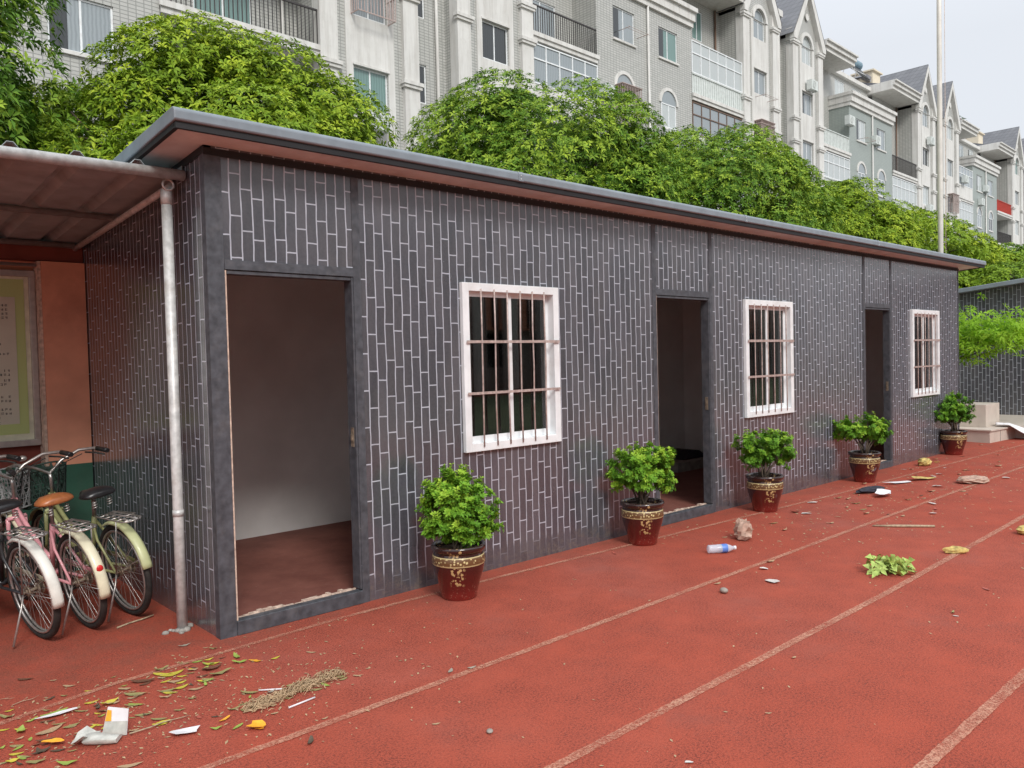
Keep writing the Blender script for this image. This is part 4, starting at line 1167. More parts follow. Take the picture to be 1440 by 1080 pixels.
# ================================================================== potted plants along the wall
def pot_parts(root):
    mb = MB(); mb.lathe([(0.0,0.0),(0.106,0.0),(0.113,0.006),(0.118,0.04),(0.136,0.11),(0.156,0.17),(0.165,0.215),(0.166,0.25),(0.161,0.28),(0.155,0.292),(0.156,0.300),(0.168,0.306),(0.175,0.318),(0.176,0.334),(0.169,0.343),(0.158,0.343),(0.152,0.330),(0.150,0.305)], 40)
    pot = mb.build('pot', M['pot_glaze'], root)
    mb = MB(); mb.lathe([(0.1655,0.222),(0.1678,0.226),(0.1685,0.250),(0.1650,0.276),(0.1622,0.280)], 40); mb.build('gold_band', M['pot_band'], pot)
    mb = MB(); mb.lathe([(0.0,0.312),(0.09,0.31),(0.151,0.302)], 24); mb.build('soil', M['soil'], root)
    return pot
pot_meshes = {}
def potted(label, x, y, lumps, seed, tone0=0.55, n=900, zbase=0.0, rz=-0.74):
    root = thing('potted_plant', label, 'potted plant', (x, y, 0), rz, 'glazed pots with clipped shrubs along the shed wall')
    if not pot_meshes:
        pot = pot_parts(root)
        pot_meshes['src'] = [o for o in root.children]
        pot_meshes['band'] = pot.children[0]
    else:
        for o in pot_meshes['src']:
            c = o.copy(); COL.objects.link(c); c.parent = root
            if o.name.startswith('pot'):
                b = pot_meshes['band'].copy(); COL.objects.link(b); b.parent = c
    rng = np.random.default_rng(seed); rnd = random.Random(seed)
    Ps, Ds, Ts = [], [], []
    vol = np.array([l[3]**2 for l in lumps]); vol = vol/vol.sum()
    for (lx, ly, lz, lr), f in zip(lumps, vol):
        m = int(n*f); tf = max(8, m//13)
        d = rng.normal(size=(tf, 3)); d /= np.linalg.norm(d, axis=1, keepdims=True)
        r = lr*np.where(rng.uniform(size=tf) < 0.22, rng.uniform(0.3, .75, tf), rng.uniform(0.82, 1.10, tf))
        c = np.array([lx*1.10, ly, lz+.01]) + d*r[:, None]*np.array([1.02, 1, .95])
        ix = rng.integers(0, tf, m)
        dd = d + np.array([0, 0, .7]); dd /= np.linalg.norm(dd, axis=1, keepdims=True)
        off = rng.normal(0, 0.011, (m, 3)) + dd[ix]*rng.uniform(-0.045, 0.03, m)[:, None]
        Ps.append(c[ix]+off); Ds.append(dd[ix]); Ts.append(rng.uniform(-.22, .30, tf)[ix] + off@np.array([0, 0, 1.0])*4)
    P = np.concatenate(Ps); D = np.concatenate(Ds); m = len(P)
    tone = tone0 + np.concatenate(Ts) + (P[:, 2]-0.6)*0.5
    link_mesh('foliage', leaf_cloud(P, D, 7, 0.027, 0.014, 0.05, rng, tone, 'foliage', M['leaf_bush'], 0.9), root)
    mb = MB()
    for i, (lx, ly, lz, lr) in enumerate(lumps):
        for j in range(2):
            bx, by = rnd.uniform(-.04,.04), rnd.uniform(-.04,.04)
            mb.tube([(bx,by,0.30),(bx*0.5+lx*0.3,by+ly*0.3,0.30+(lz-0.3)*0.45),(lx*0.8+rnd.uniform(-.02,.02),ly*0.8,lz-0.03),(lx+rnd.uniform(-.05,.05),ly+rnd.uniform(-.05,.05),lz+lr*0.5)], [0.010,0.008,0.006,0.003], 6)
            for q_ in range(4):
                a = rnd.uniform(0, 6.28); l_ = lr*rnd.uniform(.4,.85)
                mb.tube([(lx*0.6,ly*0.6,lz-0.06),(lx+math.cos(a)*l_*.5,ly+math.sin(a)*l_*.5,lz),(lx+math.cos(a)*l_,ly+math.sin(a)*l_,lz+rnd.uniform(0,.06))],[0.005,0.0035,0.002],4)
    mb.build('stems', M['bark'], root)
    return root
potted('tallest clipped shrub in a glazed red pot, nearest to the camera beside the widest doorway', 1.41, -0.335, [(-.04,0,.56,.165),(.08,.02,.57,.15),(0.0,0,.68,.12),(-.10,0,.63,.12),(.14,0,.47,.10),(-.07,-.02,.46,.13),(.04,-.03,.45,.12),(-.02,.05,.74,.07)], 41, n=3300)
potted('glazed pot with square-topped shrub just left of the middle doorway', 3.336, -0.287, [(-.09,0,.62,.14),(.08,0,.63,.14),(0,0,.66,.12),(-.15,0,.53,.09),(.15,.0,.50,.09),(0.0,-.04,.52,.10),(.17,0,.66,.08)], 42, 0.5, n=2500)
potted('potted shrub with bare stems standing right of the middle doorway under the second barred window', 5.168, -0.312, [(-.14,0,.60,.125),(.02,0,.64,.13),(.13,.02,.60,.13),(-.08,0,.52,.11),(.14,-.02,.50,.10),(.05,.03,.50,.09)], 43, 0.42, n=2200)
potted('lopsided two-lobed potted shrub at the left edge of the farthest doorway', 7.439, -0.262, [(-.20,0,.58,.13),(-.12,.03,.60,.12),(.06,0,.63,.14),(.15,0,.58,.13),(.17,.02,.50,.10),(-.02,0,.55,.10)], 44, 0.48, n=2200)
potted('darker round potted shrub at the far end of the shed beside the tiled landing', 10.541, -0.159, [(-.08,0,.64,.16),(.08,0,.66,.16),(0,0,.72,.13),(.14,0,.56,.12),(-.18,0,.55,.11),(0,0,.54,.12)], 45, 0.28, n=2200)

# ================================================================== bicycles
def bicycle(label, x, y, head, lean, paint, fender, saddle, basket, refl=False, guard='cream_paint', fend=190):
    root = thing('bicycle', label, 'bicycle', (x, y, 0), 0, 'bicycles parked under the canopy')
    root.rotation_euler = (-lean, 0, R_(90)+head)      # local +x forward, lean to the rider's left
    R = 0.288; WB_ = 0.98; zc = R
    def wheel(cx):
        mb = MB(); mb.tube([(cx+math.cos(i*math.pi/24)*(R-.018), 0, zc+math.sin(i*math.pi/24)*(R-.018)) for i in range(48)], 0.0185, 8, closed=True)
        w = mb.build('wheel', M['rubber'], root)
        mb = MB()
        for off in (-.010, .010): mb.tube([(cx+math.cos(i*math.pi/24)*(R-.043), off, zc+math.sin(i*math.pi/24)*(R-.043)) for i in range(48)], 0.0075, 6, closed=True)
        mb.build('rim', M['chrome'], w)
        mb = MB()
        for i in range(28):
            a = 2*math.pi*i/28; a2 = a + (0.55 if i % 2 else -0.55); s = 0.022 if (i//2) % 2 else -0.022
            mb.tube([(cx+math.cos(a2)*0.02, s, zc+math.sin(a2)*0.02), (cx+math.cos(a)*(R-.045), 0, zc+math.sin(a)*(R-.045))], 0.0013, 4, cap=False)
        mb.build('spokes', M['chrome'], w)
        mb = MB(); mb.tube([(cx,-.05,zc),(cx,.05,zc)], 0.010, 8); mb.tube([(cx,-.03,zc),(cx,-.022,zc)], 0.03, 12); mb.tube([(cx,.022,zc),(cx,.03,zc)], 0.03, 12)
        mb.build('hub', M['rusty'], w)
    wheel(0.0); wheel(WB_)
    def fender_(cx, a0, a1, name='fender'):
        mb = MB(); n = 22; rf = R+0.016; prof = [(-.030,-.014),(-.026,-.003),(-.012,.004),(.012,.004),(.026,-.003),(.030,-.014)]
        vs = []
        for i in range(n+1):
            a = a0+(a1-a0)*i/n
            for oy, dr in prof: vs.append((cx+math.cos(a)*(rf+dr), oy, zc+math.sin(a)*(rf+dr)))
        m = len(prof); fs = [(i*m+j, (i+1)*m+j, (i+1)*m+j+1, i*m+j+1) for i in range(n) for j in range(m-1)]
        mb.add(vs, fs, True); o = mb.build(name, M[fender], root)
        sd = o.modifiers.new('thickness', 'SOLIDIFY'); sd.thickness = 0.0015
        return o
    rfn = fender_(0, R_(62), R_(fend)); fender_(WB_, R_(35), R_(172))
    mb = MB()
    for a in (R_(140), R_(fend-12)):
        for s in (-1, 1): mb.tube([(0, s*.045, zc), (math.cos(a)*(R+.014), s*.031, zc+math.sin(a)*(R+.014))], 0.0022, 4)
    mb.build('fender_stay', M['chrome'], root)
    if refl:
        mb = MB(); a = R_(158); c = (math.cos(a)*(R+.022), 0, zc+math.sin(a)*(R+.022))
        mb.ball(c, .008, .019, .020, 12, 8); mb.build('reflector', M['red_plastic'], rfn)
    bb = (0.42, 0, 0.265); seatc = (0.265, 0, 0.60); ht = (0.815, 0, 0.70); hb = (0.845, 0, 0.585)
    mb = MB()
    mb.tube([bb, seatc], 0.0155, 10)
    mb.tube([(hb[0],0,hb[2]), (0.72,0,0.45), (0.58,0,0.32), bb], 0.019, 10)
    mb.tube([(ht[0]+.01,0,ht[2]-.05), (0.66,0,0.52), (0.50,0,0.405), (0.375,0,0.36)], 0.014, 10)
    mb.tube([hb, ht], 0.021, 12)
    for s in (-1, 1):
        mb.tube([(0.40,s*.025,0.262), (0.30,s*.043,0.27), (0,s*.052,zc)], [0.010,0.009,0.008], 8)
        mb.tube([(0.28,s*.012,0.56), (0.20,s*.038,0.46), (0,s*.054,zc)], [0.009,0.008,0.007], 8)
    mb.tube([(0.42,-.035,0.265),(0.42,.035,0.265)], 0.021, 12)
    mb.build('frame', M[paint], root)
    mb = MB()
    mb.tube([(0.838,-.055,0.575),(0.838,.055,0.575)], 0.013, 8)
    for s in (-1, 1): mb.tube([(0.842,s*.05,0.575), (0.875,s*.052,0.46), (0.915,s*.052,0.36), (WB_,s*.05,zc)], [0.013,0.012,0.010,0.008], 8)
    mb.build('fork', M[paint], root)
    mb = MB(); mb.tube([ht, (0.79,0,0.80), (0.788,0,0.83)], 0.011, 10)
    mb.tube([(0.60,.285,0.935),(0.70,.27,0.945),(0.775,.20,0.945),(0.805,.09,0.90),(0.795,0,0.835),(0.805,-.09,0.90),(0.775,-.20,0.945),(0.70,-.27,0.945),(0.60,-.285,0.935)], 0.0105, 8)
    hbar = mb.build('handlebar', M['chrome'], root)
    for s in (-1, 1):
        mb = MB(); mb.tube([(0.565,s*.289,0.930),(0.60,s*.285,0.935),(0.675,s*.274,0.943)], 0.0155, 10); mb.build('grip', M['black_leather'], hbar)
        mb = MB(); mb.tube([(0.745,s*.225,0.925),(0.68,s*.265,0.915),(0.60,s*.28,0.905)], 0.006, 6); mb.build('brake_lever', M['rubber'], hbar)
    mb = MB(); mb.ball((0.775,.15,0.975), .028, .028, .018, 12, 8); mb.build('bell', M['chrome'], hbar)
    mb = MB(); mb.tube([(0.74,.20,0.92),(0.86,.12,0.88),(0.89,.03,0.72),(0.85,.0,0.60)], 0.0032, 5); mb.tube([(0.74,-.20,0.92),(0.87,-.10,0.86),(0.83,-.03,0.66),(0.6,0.02,0.42)], 0.0032, 5)
    mb.build('cable', M['rubber'], root)
    # saddle
    mb = MB()
    secs = [(0.10,.055,.020),(0.115,.092,.036),(0.16,.112,.046),(0.21,.104,.044),(0.26,.062,.036),(0.31,.034,.028),(0.36,.026,.022),(0.385,.014,.012)]
    vs = []; m = 16
    for j, (sx, hw, hh) in enumerate(secs):
        for i in range(m):
            a = 2*math.pi*i/m; zz = math.sin(a); zz = zz if zz > 0 else zz*0.45
            vs.append((sx, math.cos(a)*hw, 0.735+zz*hh+(0.012 if j < 4 else 0.0)))
    fs = [(j*m+i, j*m+(i+1) % m, (j+1)*m+(i+1) % m, (j+1)*m+i) for j in range(len(secs)-1) for i in range(m)]
    fs += [tuple(range(m-1,-1,-1)), tuple((len(secs)-1)*m+i for i in range(m))]
    mb.add(vs, fs, True); o = mb.build('saddle', M[saddle], root)
    ss = o.modifiers.new('smooth', 'SUBSURF'); ss.levels = 1; ss.render_levels = 1
    mb = MB(); mb.tube([seatc, (0.235,0,0.715)], 0.0125, 10); mb.build('seat_post', M['chrome'], root)
    for s in (-1, 1):
        mb = MB()
        pts = [(0.13+0.014*math.cos(t*0.9), s*.045+0.014*math.sin(t*0.9), 0.675+t*0.0021) for t in range(22)]
        mb.tube(pts, 0.003, 5); mb.build('saddle_spring', M['chrome'], root)
    # rack
    mb = MB(); zt_ = 0.625
    for s in (-1, 1):
        mb.tube([(0.20,s*.02,0.60),(0.12,s*.055,zt_),(-0.20,s*.058,zt_),(-0.235,s*.03,zt_)], 0.0048, 6)
        mb.tube([(-0.13,s*.058,zt_),(-0.02,s*.062,zc)], 0.0042, 6)
    for i in range(5): mb.tube([(0.08-i*0.07,-.056,zt_),(0.08-i*0.07,.056,zt_)], 0.0036, 5)
    for oy in (-.022, .022): mb.tube([(0.12,oy,zt_+.002),(-0.235,oy,zt_+.002)], 0.0042, 5)
    mb.tube([(-.235,-.03,zt_),(-.235,.03,zt_)], .0048, 6)
    mb.tube([(0.02,-.03,zt_+.02),(-0.2,-.03,zt_+.03),(-0.2,.03,zt_+.03),(0.02,.03,zt_+.02)], 0.0035, 5)
    mb.build('rear_rack', M['chrome'], root)
    # basket: woven wire tub with rim
    if basket:
        mb = MB()
        def ring(f, z):   # rounded-rectangle ring
            hx, hy = 0.095+0.03*f, 0.125+0.045*f; cx = 0.985+0.01*f
            pts = []
            for i in range(24):
                a = 2*math.pi*i/24; c_, s_ = math.cos(a), math.sin(a)
                k_ = 1.0/max(abs(c_)**4+abs(s_)**4, 1e-6)**0.25
                pts.append((cx+c_*k_*hx, s_*k_*hy, z))
            return pts
        levels = [(j/8, 0.615+0.24*j/8) for j in range(9)]
        rings = [ring(f, z) for f, z in levels]
        for j, rg_ in enumerate(rings): mb.tube(rg_, 0.0065 if j in (0, 8) else 0.0028, 5, closed=True)
        for i in range(24):
            mb.tube([rings[0][i], rings[4][i], rings[8][i]], 0.0045, 4, cap=False)
            mb.tube([rings[0][i], rings[4][(i+1) % 24], rings[8][(i+2) % 24]], 0.004, 4, cap=False)
            mb.tube([rings[0][i], rings[4][i-1], rings[8][i-2]], 0.004, 4, cap=False)
        for i in range(-4, 5): mb.tube([(0.90, i*.027, 0.615), (1.07, i*.027, 0.615)], 0.0028, 4, cap=False)
        for i in range(6): mb.tube([(0.90+i*.033, -.12, 0.615), (0.90+i*.033, .12, 0.615)], 0.0028, 4, cap=False)
        mb.tube([(0.83,0,0.72),(0.90,0,0.74)], 0.008, 6); mb.tube([(0.90,.03,0.62),(WB_,.055,zc)], 0.004, 5); mb.tube([(0.90,-.03,0.62),(WB_,-.055,zc)], 0.004, 5)
        mb.build('basket', M[basket], root)
    # drive side
    mb = MB(); mb.tube([(0.42,-.05,0.265),(0.42,-.056,0.265)], 0.075, 20); mb.tube([(0,-.045,zc),(0,-.052,zc)], 0.035, 14)
    mb.tube([(0.42,-.053,0.34),(0.2,-.05,0.335),(0,-.048,zc+.035)], 0.0045, 5); mb.tube([(0.42,-.053,0.19),(0.2,-.05,0.215),(0,-.048,zc-.035)], 0.0045, 5)
    mb.build('chain', M['rusty'], root)
    mb = MB(); mb.prism([(0.50,0.30),(0.44,0.352),(0.05,0.345),(-0.03,0.335),(-0.05,0.31),(0.05,0.315),(0.40,0.32)], -.064, -.060); mb.build('chain_guard', M[guard], root)
    mb = MB(); mb.tube([(0.42,-.065,0.265),(0.50,-.085,0.12)], 0.009, 6); mb.tube([(0.42,.065,0.265),(0.34,.085,0.41)], 0.009, 6); mb.tube([(0.42,-.07,0.265),(0.42,.07,0.265)], 0.010, 6)
    mb.build('crank', M['chrome'], root)
    mb = MB(); mb.box(0.46,0.54,-.17,-.09,0.108,0.130); mb.build('pedal', M['rubber'], root)
    mb = MB(); mb.box(0.30,0.38,.09,.17,0.40,0.422); mb.build('pedal', M['rubber'], root)
    # kickstand on the left
    mb = MB(); L_ = 0.30; mb.tube([(0.0,.05,zc),(-0.03,.085,0.22),(-0.06,.085+math.tan(0.42)*0.20,0.0+max(0.0,-(.19)*math.sin(-lean))*0+0.04)], 0.0065, 6); mb.build('kickstand', M['chrome'], root)
    return root
LEAN = R_(8)
bicycle('bicycle with olive-green frame and pale green rear mudguard, beside the shed wall', -0.195, 0.85, R_(10), LEAN, 'olive_paint', 'pale_green_paint', 'black_leather', 'basket_green', False, 'olive_paint', 170)
bicycle('pink bicycle with brown saddle and a red reflector on its cream mudguard', -0.452, 0.775, R_(8), LEAN, 'pink_paint', 'cream_paint', 'brown_leather', 'basket_grey', True, 'pink_paint')
bicycle('black bicycle with white rear mudguard, left of the pink bicycle', -0.695, 0.775, R_(11), R_(9), 'black_paint', 'white_paint', 'black_leather', 'basket_green')
bicycle('dark bicycle standing deeper under the canopy at the left edge', -1.0, 1.25, R_(2), R_(6), 'black_paint', 'black_paint', 'black_leather', 'basket_grey')

# ================================================================== litter
def leaf_mesh(L, W, curl, seed, mat, bend=0.0):
    r = random.Random(seed); mb = MB(); n = 6; vs = []
    for i in range(n+1):
        u = i/n; w = W*math.sin(math.pi*min(1, 0.06+u*0.94))**0.8*(1-0.25*u)
        z = curl*L*(u-0.5)**2*1.2 + 0.004 + r.uniform(0, .003); yb = bend*L*math.sin(math.pi*u)
        x = (u-0.5)*L
        e1, e2 = r.uniform(.2, 1.1), r.uniform(.2, 1.1)
        vs += [(x, -w/2+yb, z+curl*w*0.5*e1), (x, yb, z), (x, w/2+yb, z+curl*w*0.5*e2)]
    fs = []
    for i in range(n): fs += [(3*i, 3*i+3, 3*i+4, 3*i+1), (3*i+1, 3*i+4, 3*i+5, 3*i+2)]
    mb.add(vs, fs, True); me = mb.mesh('fallen_leaf', M[mat]); return me
LEAVES = [(-0.91,0.142,0.072,'brown'),(-0.816,0.024,0.021,'tan'),(-0.777,-0.104,0.058,'tan'),(-0.594,-0.144,0.03,'olive'),(-1.029,-0.066,0.068,'twig'),(-0.967,-0.158,0.11,'twig'),(-0.883,-0.208,0.051,'dark'),(-0.827,-0.219,0.028,'olive'),(-0.729,-0.235,0.034,'yellow'),(-0.756,-0.393,0.061,'yellow'),(-0.7,-0.468,0.082,'yellow'),(-0.697,-0.609,0.053,'yellow'),(-0.819,-0.459,0.059,'olive'),(-0.926,-0.34,0.032,'olive'),(-0.906,-0.395,0.11,'green'),(-0.999,-0.406,0.058,'green'),(-1.047,-0.491,0.067,'green'),(-1.04,-0.602,0.035,'green'),(-1.044,-0.22,0.038,'yellow'),(-1.071,-0.293,0.064,'olive'),(-1.102,-0.419,0.046,'yellow'),(-0.965,-0.574,0.11,'tan'),(-1.144,-0.603,0.029,'green'),(-1.097,-0.658,0.049,'green'),(-1.104,-0.758,0.057,'green'),(-1.134,-0.767,0.047,'yellow'),(-1.165,-0.748,0.038,'olive'),(-1.039,-0.757,0.072,'dark'),(-0.988,-0.928,0.079,'green'),(-0.817,-1.125,0.087,'tan'),(-0.506,-0.308,0.11,'brown'),(-0.603,-0.346,0.057,'tan'),(-0.581,-0.444,0.101,'olive'),(-0.831,-0.665,0.056,'yellow'),(-0.713,-0.831,0.04,'tan'),(-0.409,-0.283,0.09,'yellow'),(-0.614,-0.848,0.061,'yellow'),(-1.009,-0.88,0.052,'twig'),(-0.674,-0.691,0.031,'olive'),(-0.182,0.046,0.064,'grey'),(-0.091,-0.118,0.042,'olive'),(-0.112,-0.069,0.021,'tan'),(-0.052,-0.319,0.088,'green'),(-0.078,-0.418,0.073,'green'),(-0.014,-0.448,0.073,'orange'),(0.081,-0.489,0.054,'yellow'),(-0.392,-0.224,0.072,'olive'),(-0.374,-0.313,0.11,'yellow'),(-0.282,-0.267,0.053,'red'),(-0.286,-0.346,0.052,'tan'),(-0.202,-0.375,0.099,'brown'),(-0.111,-0.283,0.041,'brown'),(-0.204,-0.49,0.109,'olive'),(-0.461,-0.508,0.074,'olive'),(-0.204,-0.814,0.084,'olive'),(-0.13,-0.88,0.048,'grey'),(-0.468,-0.901,0.039,'red'),(-0.404,-1.002,0.061,'orange'),(-0.461,-1.054,0.049,'green'),(-0.391,-1.108,0.06,'green'),(-0.339,-1.178,0.07,'orange'),(-0.245,-1.447,0.062,'dark'),(-0.091,-1.296,0.033,'tan'),(0.251,-0.55,0.055,'tan'),(-0.6,-0.844,0.061,'yellow'),(-0.42,-0.941,0.028,'dark'),(-0.194,-0.601,0.019,'red'),(-0.222,-1.1,0.034,'tan'),(-0.023,-0.865,0.055,'olive'),(0.022,-0.891,0.049,'olive'),(-0.042,-0.951,0.054,'olive'),(0.022,-0.954,0.055,'olive'),(0.078,-0.949,0.049,'olive'),(0.135,-0.92,0.05,'olive'),(0.172,-0.915,0.044,'olive'),(-0.274,-0.909,0.052,'olive'),(-0.325,-0.931,0.052,'olive'),(-0.257,-0.963,0.052,'olive'),(-0.201,-0.945,0.047,'olive'),(-0.201,-1.021,0.052,'tan'),(-0.117,-0.974,0.053,'olive'),(-0.599,-0.794,0.068,'olive'),(-0.503,-0.767,0.046,'olive'),(2.745,-1.367,0.064,'tan'),(2.595,-1.511,0.061,'stone'),(3.463,-1.341,0.07,'tan'),(3.257,-1.404,0.058,'white'),(3.011,-1.608,0.091,'white'),(3.131,-2.666,0.047,'olive'),(3.741,-2.644,0.067,'red'),(3.073,-2.697,0.019,'white'),(1.883,-2.365,0.027,'tan'),(0.314,-1.893,0.034,'stone'),(1.243,-2.593,0.029,'tan'),(0.674,-2.597,0.021,'white'),(0.257,-0.996,0.048,'tan'),(0.209,-1.677,0.036,'tan'),(0.694,-1.323,0.049,'grey'),(0.603,-1.267,0.056,'grey'),(6.208,-0.536,0.097,'olive'),(6.015,-0.806,0.093,'olive'),(5.776,-0.982,0.09,'olive'),(5.783,-0.821,0.078,'tan'),(5.598,-1.094,0.075,'tan'),(6.727,-1.171,0.067,'tan'),(6.463,-1.347,0.078,'white'),(7.523,-1.022,0.11,'white'),(7.397,-1.312,0.097,'tan'),(7.243,-1.403,0.055,'dark'),(9.586,-1.005,0.11,'tan'),(9.022,-0.794,0.065,'tan'),(8.601,-0.24,0.066,'white'),(8.656,-0.312,0.066,'tan'),(5.008,-1.041,0.072,'tan'),(5.685,-1.249,0.062,'brown'),(6.186,-1.472,0.063,'red'),(5.7,-1.369,0.073,'tan'),(5.968,-1.532,0.073,'white'),(4.491,-0.888,0.07,'tan'),(3.933,-0.659,0.057,'tan'),(9.764,-0.044,0.072,'tan'),(5.253,-0.684,0.089,'white'),(4.623,-1.042,0.046,'tan'),(2.915,-0.346,0.065,'red'),(11.938,-0.072,0.079,'tan'),(11.807,-0.403,0.077,'tan'),(12.499,-0.351,0.08,'tan'),(11.626,0.754,0.083,'yellow'),(9.566,-0.279,0.087,'yellow'),(9.849,-0.16,0.089,'olive')]
LM = {}
_r = random.Random(91)
for _i in range(70):
    t_ = _r.random(); x_ = -1.2+1.1*t_+_r.gauss(0,.05); y_ = -0.75+0.42*t_+_r.gauss(0,.11)
    LEAVES.append((x_, y_, _r.uniform(.025,.075), _r.choice(['yellow','green','olive','olive','tan','yellow','brown','tan','dark'])))
for _i in range(16):
    LEAVES.append((-0.30+_r.uniform(0,.5), -0.97+_r.gauss(0.02,.04), _r.uniform(.03,.06), _r.choice(['olive','tan','green','olive'])))
for _i in range(26):
    LEAVES.append((_r.uniform(4.5,11), _r.gauss(-0.75,.35), _r.uniform(.04,.10), _r.choice(['tan','white','tan','olive','brown'])))
LAB = dict(brown='dry brown leaf lying on the red track', tan='tan dried leaf scrap scattered on the red track', olive='withered olive leaf lying on the red track',
           dark='dark shrivelled leaf on the red track', yellow='yellow fallen leaf on the red track', green='pale green fallen leaf on the red track',
           red='reddish fallen leaf on the red track', grey='grey dried leaf on the red track', orange='bright orange scrap lying on the red track',
           white='small white scrap of paper on the red track', stone='small grey-brown stone on the red track', twig='thin dry twig lying on the red track')
rl = random.Random(77)
OBJS = []
for i, (x, y, L, kd) in enumerate(LEAVES):
    v = i % 3; key = (kd, v)
    if key not in LM:
        m_ = M['lit_'+kd]
        if kd == 'stone':
            mb = MB(); mb.ball((0,0,.2), .5, .36, .22, 10, 7); LM[key] = mb.mesh('stone', m_)
        elif kd == 'twig':
            mb = MB(); mb.tube([(-.5,0,.03),(-.1,.05,.05),(.2,-.02,.04),(.5,.06,.08)], [.012,.016,.013,.006], 5); mb.tube([(-.1,.05,.05),(.15,.22,.1)], [.009,.004], 4); LM[key] = mb.mesh('twig', m_)
        elif kd == 'white':
            mb = MB(); r_ = random.Random(v); p_ = [(-.5,-.2),(-.1,-.32),(.45,-.15),(.5,.2),(.05,.3),(-.4,.22)]
            vs = [(a, b, .03+r_.uniform(0,.14)) for a, b in p_]+[(0,0,.06)]
            mb.add(vs, [(j,(j+1) % 6,6) for j in range(6)]); LM[key] = mb.mesh('paper_scrap', m_)
        else: LM[key] = leaf_mesh(1.0, (0.34, 0.46, 0.40)[v], (0.35, 0.55, 0.2)[v], i, kd and 'lit_'+kd, (0.0, 0.08, -0.06)[v])
    nm = {'stone': 'stone', 'twig': 'twig', 'white': 'paper_scrap'}.get(kd, 'fallen_leaf')
    o = link_mesh(nm, LM[key], None, (x, y, 0.002)); s = max(L, 0.03)*1.05
    o.scale = (s, s*rl.uniform(.8, 1.15), s*rl.uniform(.7, 1.3))
    a = rl.uniform(-0.7, 0.5) if kd in ('tan', 'olive', 'twig', 'brown', 'yellow') else rl.uniform(-3, 3)
    o.rotation_euler = (0, 0, R_(-10)+a)
    cat = {'stone': 'stone', 'twig': 'twig', 'white': 'paper'}.get(kd, 'leaf')
    OBJS.append((o, kd, x, y, cat))
    continue
    tag(o, LAB[kd], cat, {'stone': 'small stones on the track', 'twig': 'dry twigs on the track', 'white': 'paper scraps on the track'}.get(kd, kd + ' fallen leaves on the track'))

LMK = [('torn carton', -.80, -.84), ('shed corner', 0, 0), ('foot of the canopy post', -.09, .33), ('heap of dry stalks', -.05, -.93), ('pale leafy sprig', 3.76, -2.08),
       ('plastic bottle', 3.47, -.92), ('crumpled brown paper bag', 3.98, -.8), ('dark rag', 6.78, -.62), ('brown cardboard tray', 8.05, -1.2), ('nearest potted plant', 1.41, -.34),
       ('orange-yellow wrapper', -.985, -.715), ('lone orange foil wrapper', -.335, -1.175), ('white paper with violet edge', -.565, -1.01), ('slim folded white paper', -.905, -.43),
       ('tiled landing', 12.3, -.1), ('straw-coloured husk', 4.58, -2.19), ('flat splinter of wood', 5.25, -1.56), ('farthest doorway', 8.4, 0), ('widest doorway', .5, 0), ('rear wheel of the black bicycle', -.7, .78)]
NAMES = dict(brown='dry brown leaf', tan='tan leaf scrap', olive='withered olive leaf', dark='dark shrivelled leaf', yellow='yellow fallen leaf', green='pale green fallen leaf',
             red='reddish fallen leaf', grey='grey dried leaf', orange='bright orange scrap', white='small white paper scrap', stone='small grey-brown stone', twig='thin dry twig')
rgt = Vector((0.737, -0.675)); fwd = Vector((0.675, 0.738))
used_ = {}
for o, kd, x, y, cat in OBJS:
    best = sorted(LMK, key=lambda l: (l[1]-x)**2+(l[2]-y)**2)
    done = False
    sz = max(o.scale); q_ = 'tiny ' if sz < 0.04 else ('small ' if sz < 0.055 else ('' if sz < 0.075 else 'long '))
    if kd in ('white', 'stone'): q_ = ''
    for nm_, lx, ly in best[:6]:
        d = Vector((x-lx, y-ly)); a, b = d.dot(rgt), d.dot(fwd)
        side = ('right of' if a > 0 else 'left of') if abs(a) > abs(b) else ('behind' if b > 0 else 'in front of')
        far = 'just ' if d.length < 0.16 else ('' if d.length < 0.4 else 'well ')
        lb = '%s%s %s%s the %s' % (q_, NAMES[kd], far, side, nm_)
        if lb not in used_: done = True; break
    used_[lb] = used_.get(lb, 0)+1
    tag(o, lb, cat, {'leaf': 'fallen leaves on the track', 'stone': 'small stones on the track', 'twig': 'dry twigs on the track', 'paper': 'paper scraps on the track'}[cat])

# fine crumbs too many to count
mb = MB(); rc = random.Random(5)
for i in range(1500):
    if rc.random() < 0.45: x = rc.gauss(-0.5, 0.6); y = rc.gauss(-0.65, 0.4)
    elif rc.random() < 0.7: x = rc.uniform(3.5, 12); y = rc.gauss(-0.95, 0.45)
    else: x = rc.uniform(-1, 9); y = rc.uniform(-3, -0.2)
    if y > -0.05: continue
    s = rc.uniform(0.002, 0.0065)*(1.0 if x < 4 else 1.7); a = rc.uniform(0, 3.1)
    c_, s_ = math.cos(a)*s, math.sin(a)*s; h = rc.uniform(0.002, 0.005)
    k_ = rc.uniform(1, 2.6)
    mb.add([(x-c_*k_, y-s_*k_, .001), (x+s_, y-c_, h), (x+c_*k_, y+s_*k_, .001+h), (x-s_, y+c_, h)], [(0,1,2,3)])
tag(mb.build('leaf_crumbs', M['lit_tan']), 'fine crumbs of dried leaves scattered over the red track', 'debris', None, 'stuff')
